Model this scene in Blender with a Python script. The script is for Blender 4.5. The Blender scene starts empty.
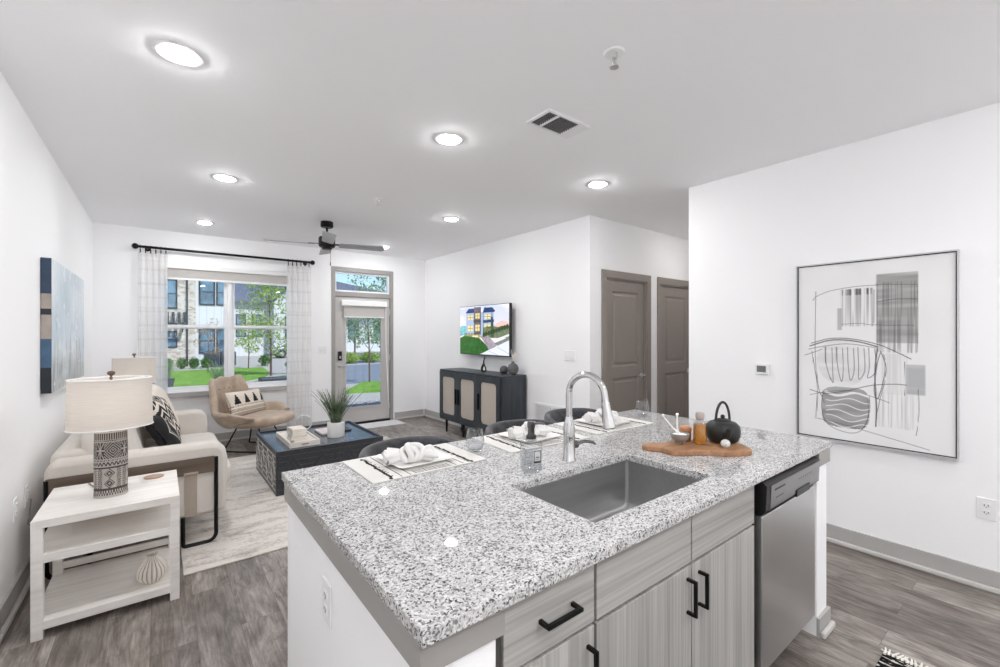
import bpy, bmesh, math, random
import numpy as np
from mathutils import Vector, Matrix
R = math.radians
pi = math.pi
random.seed(7)
rng = np.random.default_rng(7)
SC = bpy.context.scene
COL = SC.collection

# ------------------------------------------------------------------ camera, sky, sun, exposure
YAW = math.atan2(340, 437)
cam_d = bpy.data.cameras.new('camera')
cam_d.sensor_width = 36.0
cam_d.lens = 36.0 * 437 / 1000
cam_d.clip_start = 0.02
cam_d.clip_end = 500
cam = bpy.data.objects.new('camera', cam_d)
cam.location = (0, 0, 1.45)
cam.rotation_euler = (pi / 2, 0, -YAW)
COL.objects.link(cam)
SC.camera = cam

SKY_STRENGTH = 0.12
world = bpy.data.worlds.new('sky')
SC.world = world
world.use_nodes = True
wn = world.node_tree
bg = wn.nodes['Background']
sk = wn.nodes.new('ShaderNodeTexSky')
sk.sky_type = 'NISHITA'
sk.sun_disc = False
sk.sun_elevation = R(48)
sk.sun_rotation = R(190)
sk.air_density = 1.0
sk.dust_density = 0.3
sk.ozone_density = 3.0
wn.links.new(sk.outputs[0], bg.inputs[0])
bg.inputs[1].default_value = SKY_STRENGTH

sun_d = bpy.data.lights.new('sun', 'SUN')
sun_d.energy = 3.3
sun_d.angle = R(0.6)
sun_d.color = (1.0, 0.96, 0.9)
sun = bpy.data.objects.new('sun', sun_d)
sun.rotation_euler = Vector((-0.25, 0.8, -0.95)).to_track_quat('-Z', 'Y').to_euler()
sun.location = (0, -10, 20)
COL.objects.link(sun)

CAN_STRENGTH = 190.0          # radiance of each recessed lamp lens
BULB_STRENGTH = 7.0          # radiance of the table lamp bulbs

vs_ = SC.view_settings
SC.display_settings.display_device = 'sRGB'
vs_.view_transform = 'Standard'
vs_.look = 'None'
vs_.exposure = 0.48
vs_.gamma = 1.0
vs_.use_curve_mapping = False
SC.cycles.use_denoising = True
SC.cycles.max_bounces = 14
SC.cycles.diffuse_bounces = 12
SC.cycles.glossy_bounces = 4
SC.cycles.transparent_max_bounces = 16
SC.cycles.sample_clamp_indirect = 8.0

# ------------------------------------------------------------------ mesh builder
ROOT = {}


def root_loc(o):
    while o.parent is not None:
        o = o.parent
    return ROOT.get(o.name, Vector((0, 0, 0)))


class MB:
    def __init__(self):
        self.v = []
        self.f = []
        self.mi = []
        self.col = None

    def add(self, vs, fs, mi=0, M=None):
        o = len(self.v)
        if M is not None:
            vs = [M @ Vector(p) for p in vs]
        self.v += [tuple(p) for p in vs]
        for k, f in enumerate(fs):
            self.f.append(tuple(i + o for i in f))
            self.mi.append(mi[k] if isinstance(mi, (list, tuple)) else mi)
        return self

    def frombm(self, bm, mi=0, M=None):
        bm.verts.index_update()
        self.add([v.co.copy() for v in bm.verts], [[v.index for v in f.verts] for f in bm.faces], mi, M)
        bm.free()
        return self

    def box(self, x0, x1, y0, y1, z0, z1, bev=0.0, seg=2, mi=0, M=None):
        vs = [(x, y, z) for x in (x0, x1) for y in (y0, y1) for z in (z0, z1)]
        fs = [(0, 1, 3, 2), (4, 6, 7, 5), (0, 4, 5, 1), (2, 3, 7, 6), (0, 2, 6, 4), (1, 5, 7, 3)]
        if bev <= 0:
            return self.add(vs, fs, mi, M)
        bm = bmesh.new()
        bv = [bm.verts.new(p) for p in vs]
        for f in fs:
            bm.faces.new([bv[i] for i in f])
        bmesh.ops.bevel(bm, geom=bm.edges[:], offset=bev, segments=seg, affect='EDGES', profile=0.5)
        return self.frombm(bm, mi, M)

    def prism(self, poly, axis, a, b, bev=0.0, seg=2, mi=0, M=None):
        def P(p, w):
            return {'x': (w, p[0], p[1]), 'y': (p[0], w, p[1]), 'z': (p[0], p[1], w)}[axis]
        n = len(poly)
        bm = bmesh.new()
        A = [bm.verts.new(P(p, a)) for p in poly]
        B = [bm.verts.new(P(p, b)) for p in poly]
        bm.faces.new(A)
        bm.faces.new(B[::-1])
        for i in range(n):
            j = (i + 1) % n
            bm.faces.new((A[i], B[i], B[j], A[j]))
        bmesh.ops.recalc_face_normals(bm, faces=bm.faces[:])
        if bev > 0:
            ed = [e for e in bm.edges if abs({'x': e.verts[0].co.x - e.verts[1].co.x, 'y': e.verts[0].co.y - e.verts[1].co.y,
                                              'z': e.verts[0].co.z - e.verts[1].co.z}[axis]) < 1e-6]
            bmesh.ops.bevel(bm, geom=ed, offset=bev, segments=seg, affect='EDGES', profile=0.5)
        return self.frombm(bm, mi, M)

    def tube(self, pts, r, n=10, closed=False, mi=0, M=None, sx=1.0, sy=1.0):
        pts = [Vector(p) for p in pts]
        m = len(pts)
        rs = r if isinstance(r, (list, tuple)) else [r] * m
        T = []
        for i in range(m):
            if closed:
                t = pts[(i + 1) % m] - pts[i - 1]
            else:
                t = pts[min(i + 1, m - 1)] - pts[max(i - 1, 0)]
            T.append(t.normalized())
        up = Vector((0, 0, 1)) if abs(T[0].z) < 0.9 else Vector((1, 0, 0))
        N = (up - T[0] * up.dot(T[0])).normalized()
        vs = []
        for i in range(m):
            N = (N - T[i] * N.dot(T[i]))
            N.normalize()
            B = T[i].cross(N)
            for k in range(n):
                a = 2 * pi * k / n
                vs.append(pts[i] + (N * math.cos(a) * sx + B * math.sin(a) * sy) * rs[i])
        fs = []
        for i in range(m if closed else m - 1):
            j = (i + 1) % m
            for k in range(n):
                l = (k + 1) % n
                fs.append((i * n + k, i * n + l, j * n + l, j * n + k))
        if not closed:
            fs.append(tuple(range(n - 1, -1, -1)))
            fs.append(tuple((m - 1) * n + k for k in range(n)))
        return self.add(vs, fs, mi, M)

    def cyl(self, p0, p1, r0, r1=None, n=20, mi=0, M=None):
        return self.tube([p0, p1], [r0, r0 if r1 is None else r1], n, mi=mi, M=M)

    def lathe(self, prof, c=(0, 0, 0), n=32, sx=1.0, sy=1.0, mi=0, M=None, cap=True):
        vs = []
        fs = []
        ring = []
        for (r, z) in prof:
            if r < 1e-6:
                ring.append([len(vs)])
                vs.append((c[0], c[1], c[2] + z))
            else:
                ring.append(list(range(len(vs), len(vs) + n)))
                for k in range(n):
                    a = 2 * pi * k / n
                    vs.append((c[0] + r * math.cos(a) * sx, c[1] + r * math.sin(a) * sy, c[2] + z))
        for i in range(len(prof) - 1):
            A, B = ring[i], ring[i + 1]
            for k in range(n):
                l = (k + 1) % n
                if len(A) == 1 and len(B) > 1:
                    fs.append((A[0], B[l], B[k]))
                elif len(B) == 1 and len(A) > 1:
                    fs.append((A[k], A[l], B[0]))
                elif len(A) > 1:
                    fs.append((A[k], A[l], B[l], B[k]))
        if cap:
            if len(ring[0]) > 1:
                fs.append(tuple(reversed(ring[0])))
            if len(ring[-1]) > 1:
                fs.append(tuple(ring[-1]))
        return self.add(vs, fs, mi, M)

    def grid(self, fn, nu, nv, mi=None, M=None, closeu=False, closev=False):
        """fn(u, v) with u, v in 0..1 -> point"""
        NU = nu if closeu else nu + 1
        NV = nv if closev else nv + 1
        vs = [fn(i / nu, j / nv) for i in range(NU) for j in range(NV)]
        fs = []
        ms = []
        for i in range(nu):
            for j in range(nv):
                i2, j2 = (i + 1) % NU, (j + 1) % NV
                fs.append((i * NV + j, i2 * NV + j, i2 * NV + j2, i * NV + j2))
                ms.append(mi((i + .5) / nu, (j + .5) / nv) if callable(mi) else (mi or 0))
        return self.add(vs, fs, ms, M)

    def ball(self, c, rx, ry, rz, e1=1.0, e2=1.0, nu=28, nv=16, mi=0, M=None):
        def sp(w, e):
            return math.copysign(abs(w) ** e, w)
        prof = []
        vs = []
        fs = []
        for j in range(nv + 1):
            b = -pi / 2 + pi * j / nv
            for i in range(nu):
                a = 2 * pi * i / nu
                cb = sp(math.cos(b), e1)
                vs.append((c[0] + rx * cb * sp(math.cos(a), e2), c[1] + ry * cb * sp(math.sin(a), e2), c[2] + rz * sp(math.sin(b), e1)))
        for j in range(nv):
            for i in range(nu):
                k = (i + 1) % nu
                fs.append((j * nu + i, j * nu + k, (j + 1) * nu + k, (j + 1) * nu + i))
        return self.add(vs, fs, mi, M)

    def plate(self, us, vs, skip, a, b, axis, mi=0):
        """slab with rectangular holes; us, vs break points; skip = set of (i, j)"""
        def P(u, v, w):
            return {'x': (w, u, v), 'y': (u, w, v), 'z': (u, v, w)}[axis]
        nu, nv = len(us), len(vs)
        V = [P(u, v, w) for w in (a, b) for u in us for v in vs]
        def I(s, i, j):
            return s * nu * nv + i * nv + j
        F = []
        def solid(i, j):
            return 0 <= i < nu - 1 and 0 <= j < nv - 1 and (i, j) not in skip
        for i in range(nu - 1):
            for j in range(nv - 1):
                if not solid(i, j):
                    continue
                for s in (0, 1):
                    F.append((I(s, i, j), I(s, i + 1, j), I(s, i + 1, j + 1), I(s, i, j + 1)))
                if not solid(i - 1, j):
                    F.append((I(0, i, j), I(1, i, j), I(1, i, j + 1), I(0, i, j + 1)))
                if not solid(i + 1, j):
                    F.append((I(0, i + 1, j), I(1, i + 1, j), I(1, i + 1, j + 1), I(0, i + 1, j + 1)))
                if not solid(i, j - 1):
                    F.append((I(0, i, j), I(1, i, j), I(1, i + 1, j), I(0, i + 1, j)))
                if not solid(i, j + 1):
                    F.append((I(0, i, j + 1), I(1, i, j + 1), I(1, i + 1, j + 1), I(0, i + 1, j + 1)))
        return self.add(V, F, mi)

    def build(self, name, mats, parent=None, smooth=None, local=False, recalc=True, bevel=0.0):
        me = bpy.data.meshes.new(name)
        vs = [Vector(p) for p in self.v]
        loc = Vector((0, 0, 0))
        if parent is not None:
            if not local:
                rl = root_loc(parent)
                vs = [p - rl for p in vs]
        elif not local:
            lo = [min(p[k] for p in vs) for k in range(3)]
            hi = [max(p[k] for p in vs) for k in range(3)]
            loc = Vector(((lo[0] + hi[0]) / 2, (lo[1] + hi[1]) / 2, lo[2]))
            vs = [p - loc for p in vs]
        me.from_pydata([tuple(p) for p in vs], [], self.f)
        if not isinstance(mats, (list, tuple)):
            mats = [mats]
        for m in mats:
            me.materials.append(m)
        if len(mats) > 1:
            me.polygons.foreach_set('material_index', self.mi)
        if recalc:
            bm = bmesh.new()
            bm.from_mesh(me)
            bmesh.ops.remove_doubles(bm, verts=bm.verts[:], dist=1e-6)
            bmesh.ops.recalc_face_normals(bm, faces=bm.faces[:])
            bm.to_mesh(me)
            bm.free()
        if smooth is not None:
            me.polygons.foreach_set('use_smooth', [True] * len(me.polygons))
            if smooth < 180:
                me.set_sharp_from_angle(angle=R(smooth))
        me.update()
        o = bpy.data.objects.new(name, me)
        COL.objects.link(o)
        if parent is not None:
            o.parent = parent
        else:
            o.location = loc
            ROOT[o.name] = loc.copy()
        if bevel > 0:
            md = o.modifiers.new('bevel', 'BEVEL')
            md.width = bevel
            md.segments = 2
            md.limit_method = 'ANGLE'
            md.angle_limit = R(40)
        return o


def tag(o, label=None, cat=None, group=None, kind=None):
    if label:
        o['label'] = label
    if cat:
        o['category'] = cat
    if group:
        o['group'] = group
    if kind:
        o['kind'] = kind
    return o


def thing(name, label, cat, loc, rz=0.0, group=None, kind=None):
    o = bpy.data.objects.new(name, None)
    o.empty_display_size = 0.05
    o.location = loc
    o.rotation_euler = (0, 0, rz)
    COL.objects.link(o)
    ROOT[o.name] = Vector(loc)
    return tag(o, label, cat, group, kind)


def copy_tree(o, parent=None, loc=None, label=None, rz=None):
    c = o.copy()
    COL.objects.link(c)
    if parent is not None:
        c.parent = parent
    if loc is not None:
        c.location = loc
        ROOT[c.name] = Vector(loc)
    if rz is not None:
        c.rotation_euler = (0, 0, rz)
    if label:
        c['label'] = label
    for ch in list(o.children):
        copy_tree(ch, c)
    return c


def struct(o):
    o['kind'] = 'structure'
    return o


# ------------------------------------------------------------------ materials
def lin(c):
    def f(x):
        x /= 255.0
        return x / 12.92 if x <= 0.04045 else ((x + 0.055) / 1.055) ** 2.4
    return tuple(f(x) for x in c)


class NT:
    def __init__(self, name):
        self.m = bpy.data.materials.new(name)
        self.m.use_nodes = True
        self.t = self.m.node_tree
        self.b = self.t.nodes['Principled BSDF']
        self.out = self.t.nodes['Material Output']

    def n(self, typ, **kw):
        nd = self.t.nodes.new('ShaderNode' + typ)
        for k, v in kw.items():
            if k.startswith('i_'):
                key = k[2:]
                nd.inputs[int(key) if key.isdigit() else key.replace('_', ' ')].default_value = v
            else:
                setattr(nd, k, v)
        return nd

    def l(self, a, b):
        self.t.links.new(a, b)

    def coord(self, scale=(1, 1, 1), rot=(0, 0, 0), src='Object'):
        tc = self.n('TexCoord')
        mp = self.n('Mapping')
        mp.inputs['Scale'].default_value = scale
        mp.inputs['Rotation'].default_value = rot
        self.l(tc.outputs[src], mp.inputs[0])
        return mp.outputs[0]

    def noise(self, vec, scale, detail=4, rough=0.5, dist=0.0):
        nd = self.n('TexNoise')
        nd.inputs['Scale'].default_value = scale
        nd.inputs['Detail'].default_value = detail
        nd.inputs['Roughness'].default_value = rough
        nd.inputs['Distortion'].default_value = dist
        self.l(vec, nd.inputs['Vector'])
        return nd.outputs['Fac']

    def ramp(self, fac, stops, interp='LINEAR'):
        r = self.n('ValToRGB')
        cr = r.color_ramp
        cr.interpolation = interp
        while len(cr.elements) < len(stops):
            cr.elements.new(0.5)
        for e, (p, c) in zip(cr.elements, stops):
            e.position = p
            e.color = (*c, 1)
        self.l(fac, r.inputs[0])
        return r.outputs[0]

    def mix(self, fac, a, b, typ='MIX'):
        nd = self.n('MixRGB', blend_type=typ)
        for i, x in enumerate((fac, a, b)):
            if isinstance(x, (int, float)):
                nd.inputs[i].default_value = x
            elif isinstance(x, tuple):
                nd.inputs[i].default_value = (*x, 1)
            else:
                self.l(x, nd.inputs[i])
        return nd.outputs[0]

    def bump(self, h, strength=0.2, dist=0.005):
        nd = self.n('Bump')
        nd.inputs['Strength'].default_value = strength
        nd.inputs['Distance'].default_value = dist
        self.l(h, nd.inputs['Height'])
        self.l(nd.outputs[0], self.b.inputs['Normal'])

    def base(self, c):
        if isinstance(c, tuple):
            self.b.inputs['Base Color'].default_value = (*c, 1)
        else:
            self.l(c, self.b.inputs['Base Color'])

    def set(self, rough=0.5, metal=0.0, spec=0.5):
        self.b.inputs['Roughness'].default_value = rough
        self.b.inputs['Metallic'].default_value = metal
        self.b.inputs['Specular IOR Level'].default_value = spec
        return self


def plain(name, rgb, rough=0.5, metal=0.0, spec=0.5, var=0.06, scale=12.0, bump=0.0):
    t = NT(name).set(rough, metal, spec)
    c = lin(rgb)
    f = t.noise(t.coord(), scale, 3)
    t.base(t.ramp(f, [(0.3, tuple(x * (1 - var) for x in c)), (0.7, tuple(min(1, x * (1 + var)) for x in c))]))
    if bump:
        t.bump(f, bump, 0.003)
    return t.m


def fabric(name, rgb, var=0.12, weave=900, rough=0.9, bump=0.25, sheen=0.0):
    t = NT(name).set(rough, 0, 0.2)
    c = lin(rgb)
    v = t.coord()
    f = t.noise(t.coord((1, 1, 0.25)), weave * 0.3, 2)
    g = t.noise(v, 6, 3)
    k = t.mix(0.5, f, g)
    t.base(t.ramp(k, [(0.3, tuple(x * (1 - var) for x in c)), (0.7, tuple(min(1, x * (1 + var)) for x in c))]))
    t.bump(f, bump, 0.002)
    if sheen:
        t.b.inputs['Sheen Weight'].default_value = sheen
    return t.m


def woodgrain(name, c1, c2, grain=(40, 40, 2), rough=0.5, contrast=(0.3, 0.7), bump=0.05):
    t = NT(name).set(rough, 0, 0.4)
    f = t.noise(t.coord(grain), 1.0, 5, 0.6, 0.3)
    g = t.noise(t.coord(tuple(x * 0.2 for x in grain)), 1.0, 3, 0.5, 0.6)
    k = t.mix(0.45, f, g)
    t.base(t.ramp(k, [(contrast[0], lin(c1)), (contrast[1], lin(c2))]))
    if bump:
        t.bump(f, bump, 0.002)
    return t.m


def emissive(name, rgb, strength):
    t = NT(name)
    t.base((0.8, 0.8, 0.8))
    t.b.inputs['Emission Color'].default_value = (*rgb, 1)
    t.b.inputs['Emission Strength'].default_value = strength
    return t.m


def thin_glass(name, tint=(1, 1, 1), ior=1.45, rough=0.0, gain=1.0):
    t = NT(name)
    tr = t.n('BsdfTransparent')
    tr.inputs[0].default_value = (*tint, 1)
    gl = t.n('BsdfGlossy')
    gl.inputs['Roughness'].default_value = rough
    lw = t.n('LayerWeight')
    lw.inputs[0].default_value = 0.5
    pw = t.n('Math', operation='POWER')
    pw.inputs[1].default_value = 2.8
    t.l(lw.outputs['Facing'], pw.inputs[0])
    mm = t.n('Math', operation='MULTIPLY_ADD')
    mm.inputs[1].default_value = 0.55 * gain
    mm.inputs[2].default_value = 0.035 * gain
    mm.use_clamp = True
    t.l(pw.outputs[0], mm.inputs[0])
    mx = t.n('MixShader')
    t.l(mm.outputs[0], mx.inputs[0])
    t.l(tr.outputs[0], mx.inputs[1])
    t.l(gl.outputs[0], mx.inputs[2])
    t.l(mx.outputs[0], t.out.inputs[0])
    return t.m


def sheer(name, rgb, stripe, trans=0.3):
    t = NT(name)
    sep = t.n('SeparateXYZ')
    t.l(t.coord(), sep.inputs[0])
    mod = t.n('Math', operation='PINGPONG')
    mod.inputs[1].default_value = 0.085
    t.l(sep.outputs[2], mod.inputs[0])
    st = t.ramp(mod.outputs[0], [(0.0, stripe), (0.011, stripe), (0.014, rgb)])
    mod2 = t.n('Math', operation='PINGPONG')
    mod2.inputs[1].default_value = 0.145
    t.l(sep.outputs[2], mod2.inputs[0])
    st2 = t.ramp(mod2.outputs[0], [(0.0, stripe), (0.006, stripe), (0.009, rgb)])
    c = t.mix(1.0, st, st2, 'MULTIPLY')
    df = t.n('BsdfDiffuse')
    tl = t.n('BsdfTranslucent')
    t.l(c, df.inputs[0])
    t.l(c, tl.inputs[0])
    m1 = t.n('MixShader')
    m1.inputs[0].default_value = 0.4
    t.l(df.outputs[0], m1.inputs[1])
    t.l(tl.outputs[0], m1.inputs[2])
    tr = t.n('BsdfTransparent')
    m2 = t.n('MixShader')
    m2.inputs[0].default_value = trans
    t.l(m1.outputs[0], m2.inputs[1])
    t.l(tr.outputs[0], m2.inputs[2])
    t.l(m2.outputs[0], t.out.inputs[0])
    return t.m


def translucent(name, rgb, amount=0.4, weave=True):
    t = NT(name)
    c = lin(rgb)
    if weave:
        f = t.noise(t.coord((3, 3, 60)), 3.0, 4, 0.6)
        cc = t.ramp(f, [(0.3, tuple(x * 0.9 for x in c)), (0.7, c)])
    else:
        cc = None
    df = t.n('BsdfDiffuse')
    tl = t.n('BsdfTranslucent')
    for nd in (df, tl):
        if cc is not None:
            t.l(cc, nd.inputs[0])
        else:
            nd.inputs[0].default_value = (*c, 1)
    m = t.n('MixShader')
    m.inputs[0].default_value = amount
    t.l(df.outputs[0], m.inputs[1])
    t.l(tl.outputs[0], m.inputs[2])
    t.l(m.outputs[0], t.out.inputs[0])
    return t.m


def attr_mat(name, rough=0.7, emit=0.0):
    t = NT(name).set(rough, 0, 0.3)
    a = t.n('Attribute')
    a.attribute_name = 'pigment'
    if emit:
        t.base((0.01, 0.01, 0.01))
        t.l(a.outputs['Color'], t.b.inputs['Emission Color'])
        t.b.inputs['Emission Strength'].default_value = emit
    else:
        t.l(a.outputs['Color'], t.b.inputs['Base Color'])
    return t.m


def picture(name, P0, U, V, img, mat, parent):
    """flat picture mesh: img is (h, w, 3) sRGB 0..255, row 0 at the top"""
    h, w, _ = img.shape
    P0, U, V = map(Vector, (P0, U, V))
    off = root_loc(parent)
    vs = [tuple(P0 + U * (i / w) + V * (j / h) - off) for j in range(h + 1) for i in range(w + 1)]
    fs = [(j * (w + 1) + i, j * (w + 1) + i + 1, (j + 1) * (w + 1) + i + 1, (j + 1) * (w + 1) + i) for j in range(h) for i in range(w)]
    me = bpy.data.meshes.new(name)
    me.from_pydata(vs, [], fs)
    me.materials.append(mat)
    x = np.clip(img[::-1].reshape(-1, 3), 0, 255) / 255.0
    x = np.where(x <= 0.04045, x / 12.92, ((x + 0.055) / 1.055) ** 2.4)
    c = np.ones((len(fs), 4, 4), dtype=np.float32)
    c[:, :, :3] = x[:, None, :]
    a = me.color_attributes.new('pigment', 'FLOAT_COLOR', 'CORNER')
    a.data.foreach_set('color', c.reshape(-1))
    o = bpy.data.objects.new(name, me)
    COL.objects.link(o)
    o.parent = parent
    return o


# setting materials
def wall_mat(name, rgb):
    t = NT(name).set(0.75, 0, 0.25)
    c = lin(rgb)
    f = t.noise(t.coord(), 160, 3)
    t.base(t.ramp(f, [(0.2, tuple(x * 0.985 for x in c)), (0.8, c)]))
    t.bump(f, 0.05, 0.002)
    return t.m


m_wall = wall_mat('white wall paint', (250, 250, 251))
m_ceil = wall_mat('ceiling paint', (250, 250, 251))


def floor_mat():
    t = NT('grey oak vinyl planks').set(0.32, 0, 0.4)
    v = t.coord((1, 1, 1), (0, 0, pi / 2))
    br = t.n('TexBrick')
    br.offset = 0.37
    br.inputs['Scale'].default_value = 1.0
    br.inputs['Mortar Size'].default_value = 0.0009
    br.inputs['Mortar Smooth'].default_value = 0.1
    br.inputs['Bias'].default_value = 0.0
    br.inputs['Brick Width'].default_value = 1.22
    br.inputs['Row Height'].default_value = 0.178
    br.inputs['Color1'].default_value = (0.0, 0.0, 0.0, 1)
    br.inputs['Color2'].default_value = (1.0, 1.0, 1.0, 1)
    br.inputs['Mortar'].default_value = (0.5, 0.5, 0.5, 1)
    t.l(v, br.inputs['Vector'])
    # shift the grain per plank
    tc = t.n('TexCoord')
    off = t.n('VectorMath', operation='SCALE')
    off.inputs['Scale'].default_value = 7.0
    t.l(br.outputs['Color'], off.inputs[0])
    add = t.n('VectorMath', operation='ADD')
    t.l(tc.outputs['Object'], add.inputs[0])
    t.l(off.outputs[0], add.inputs[1])

    def mp(s):
        m = t.n('Mapping')
        m.inputs['Scale'].default_value = s
        t.l(add.outputs[0], m.inputs[0])
        return m.outputs[0]
    g1 = t.noise(mp((17, 3.2, 1)), 1.0, 8, 0.70, 1.4)
    g2 = t.noise(mp((5, 2.0, 1)), 1.0, 5, 0.62, 1.8)
    g3 = t.noise(mp((120, 6, 1)), 1.0, 3, 0.6)
    k = t.mix(0.5, g1, g2)
    k = t.mix(0.22, k, g3)
    col = t.ramp(k, [(0.34, lin((76, 69, 64))), (0.45, lin((120, 112, 106))), (0.54, lin((154, 147, 141))), (0.66, lin((194, 188, 182)))])
    tone = t.ramp(br.outputs['Color'], [(0.0, (0.62, 0.60, 0.58)), (1.0, (1.10, 1.09, 1.08))])
    col = t.mix(1.0, col, tone, 'MULTIPLY')
    col = t.mix(br.outputs['Fac'], col, lin((94, 88, 83)))
    t.base(col)
    t.l(t.ramp(k, [(0.3, (0.42, 0.42, 0.42)), (0.7, (0.3, 0.3, 0.3))]), t.b.inputs['Roughness'])
    t.bump(g1, 0.06, 0.002)
    return t.m


m_floor = floor_mat()
m_apron = plain('grey island apron paint', (158, 155, 151), 0.45, var=0.02)
m_base = plain('grey trim paint', (180, 178, 176), 0.45, var=0.02)
m_shoe = plain('pale shoe moulding', (205, 203, 200), 0.45, var=0.02)
m_hdoor = plain('taupe door paint', (146, 137, 130), 0.42, var=0.02)
m_pframe = plain('patio door frame grey', (158, 155, 152), 0.45, var=0.02)
m_pleaf = plain('patio door leaf grey', (196, 193, 190), 0.4, var=0.02)
m_white = plain('white plastic', (240, 240, 240), 0.4, var=0.01)
m_vinyl = plain('white vinyl window', (238, 239, 241), 0.35, var=0.01)
m_black = plain('matte black metal', (24, 24, 25), 0.42, 0.6, var=0.1)
m_blackp = plain('black plastic', (16, 16, 17), 0.35, var=0.1)
m_glass = thin_glass('window glass', (0.97, 0.985, 0.99), 1.35)
m_lens = emissive('lamp lens', (0.985, 0.99, 1.0), CAN_STRENGTH)
m_kfill_lens = emissive('added kitchen fill lens', (0.985, 0.99, 1.0), CAN_STRENGTH * 1.35)  # for the fill lamps added behind the camera


def granite():
    t = NT('white speckled granite').set(0.025, 0, 0.45)
    v = t.coord()
    vo = t.n('TexVoronoi')
    vo.inputs['Scale'].default_value = 230
    vo.inputs['Randomness'].default_value = 1.0
    nd = t.n('TexNoise')
    nd.inputs['Scale'].default_value = 60
    nd.inputs['Detail'].default_value = 3
    t.l(v, nd.inputs['Vector'])
    va = t.n('VectorMath', operation='SCALE')
    va.inputs['Scale'].default_value = 0.012
    t.l(nd.outputs['Color'], va.inputs[0])
    ad = t.n('VectorMath', operation='ADD')
    t.l(v, ad.inputs[0])
    t.l(va.outputs[0], ad.inputs[1])
    t.l(ad.outputs[0], vo.inputs['Vector'])
    sep = t.n('SeparateColor')
    t.l(vo.outputs['Color'], sep.inputs[0])
    c1 = t.ramp(sep.outputs[0], [(0.0, lin((82, 81, 81))), (0.07, lin((128, 127, 127))), (0.18, lin((168, 167, 167))),
                                 (0.36, lin((197, 196, 196))), (0.6, lin((215, 214, 213))), (0.85, lin((226, 225, 224)))], 'CONSTANT')
    f2 = t.noise(v, 260, 3, 0.6)
    k2 = t.ramp(f2, [(0.36, (0.35, 0.35, 0.35)), (0.43, (1, 1, 1))])
    c2 = t.mix(0.6, c1, k2, 'MULTIPLY')
    f3 = t.noise(v, 22, 4, 0.6)
    k3 = t.ramp(f3, [(0.35, (0.84, 0.84, 0.84)), (0.65, (1, 1, 1))])
    t.base(t.mix(1.0, c2, k3, 'MULTIPLY'))
    return t.m


m_granite = granite()


def cab_mat(name, vertical):
    t = NT(name).set(0.45, 0, 0.35)
    s = (90, 90, 1.2) if vertical else (1.2, 90, 90)
    f = t.noise(t.coord(s), 1.0, 4, 0.6)
    s2 = (14, 14, 0.35) if vertical else (0.35, 14, 14)
    g = t.noise(t.coord(s2), 1.0, 3, 0.5)
    k = t.mix(0.45, f, g)
    t.base(t.ramp(k, [(0.32, lin((136, 134, 131))), (0.5, lin((164, 162, 158))), (0.68, lin((190, 188, 184)))]))
    t.bump(f, 0.04, 0.001)
    return t.m


m_cabv = cab_mat('cabinet veneer upright grain', True)
m_cabh = cab_mat('cabinet veneer level grain', False)
m_cabbox = plain('shade darkened cabinet grey', (66, 64, 62), 0.5, var=0.03)  # carcass darkened so the gaps between fronts look deep in shadow
m_toe = plain('toe kick dark', (54, 51, 49), 0.6)


def steel(name, v=0.55, rough=0.3, scale=(2, 2, 160)):
    t = NT(name).set(rough, 1.0, 0.5)
    f = t.noise(t.coord(scale), 1.0, 3)
    t.base(t.ramp(f, [(0.3, (v * .92,) * 3), (0.7, (v * 1.05,) * 3)]))
    t.l(t.ramp(f, [(0.3, (rough * .85,) * 3), (0.7, (rough * 1.2,) * 3)]), t.b.inputs['Roughness'])
    return t.m


m_steel = steel('brushed stainless', 0.66, 0.34, (1.2, 1.2, 1.2))
m_sink = steel('sink stainless', 0.50, 0.40, (2, 90, 90))
m_chrome = steel('polished chrome', 0.68, 0.06, (4, 4, 4))
m_gun = steel('gunmetal', 0.16, 0.28, (4, 4, 4))
m_silver = steel('hammered silver', 0.8, 0.32, (60, 60, 60))

# ------------------------------------------------------------------ room shell
XL, XR, YB, ZC = -0.62, 3.70, 6.91, 2.74
YR = -1.9
HY0, HY1, HX = 2.03, 3.16, 6.6
WX0, WX1, WZ0, WZ1 = -0.06, 1.55, 0.70, 2.34
DX0, DX1, DZ1 = 2.085, 3.095, 2.49

struct(MB().box(XL - .15, HX + .15, YR - .15, YB + .16, -.1, 0).build('floor', m_floor))
struct(MB().box(XL - .15, HX + .15, YR - .15, YB + .16, ZC, ZC + .16).build('ceiling', m_ceil))
struct(MB().box(XL - .15, XL, YR - .15, YB + .16, 0, ZC).build('wall_left', m_wall))
struct(MB().box(XL, XR, YR - .15, YR, 0, ZC).build('wall_rear', m_wall))
struct(MB().plate([XL, WX0, WX1, DX0, DX1, XR + .15], [0, WZ0, WZ1, DZ1, ZC], {(1, 1), (3, 0), (3, 1), (3, 2)}, YB, YB + .16, 'y').build('wall_back', m_wall))
struct(MB().box(XR, XR + .14, HY1, YB, 0, ZC).build('wall_television', m_wall))
struct(MB().box(XR, XR + .14, YR - .15, HY0, 0, ZC).build('wall_right', m_wall))
D1X0, D1X1, D2X0, D2X1, DH = 3.975, 4.750, 5.07, 5.84, 2.085
struct(MB().plate([XR + .14, D1X0, D1X1, D2X0, D2X1, HX], [0, DH, ZC], {(1, 0), (3, 0)}, HY1, HY1 + .14, 'y').build('wall_hall', m_wall))
struct(MB().box(XR + .14, HX, HY0 - .14, HY0, 0, ZC).build('wall_hall_near', m_wall))
struct(MB().box(HX, HX + .15, HY0 - .14, HY1 + .14, 0, ZC).build('wall_hall_end', m_wall))


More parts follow.
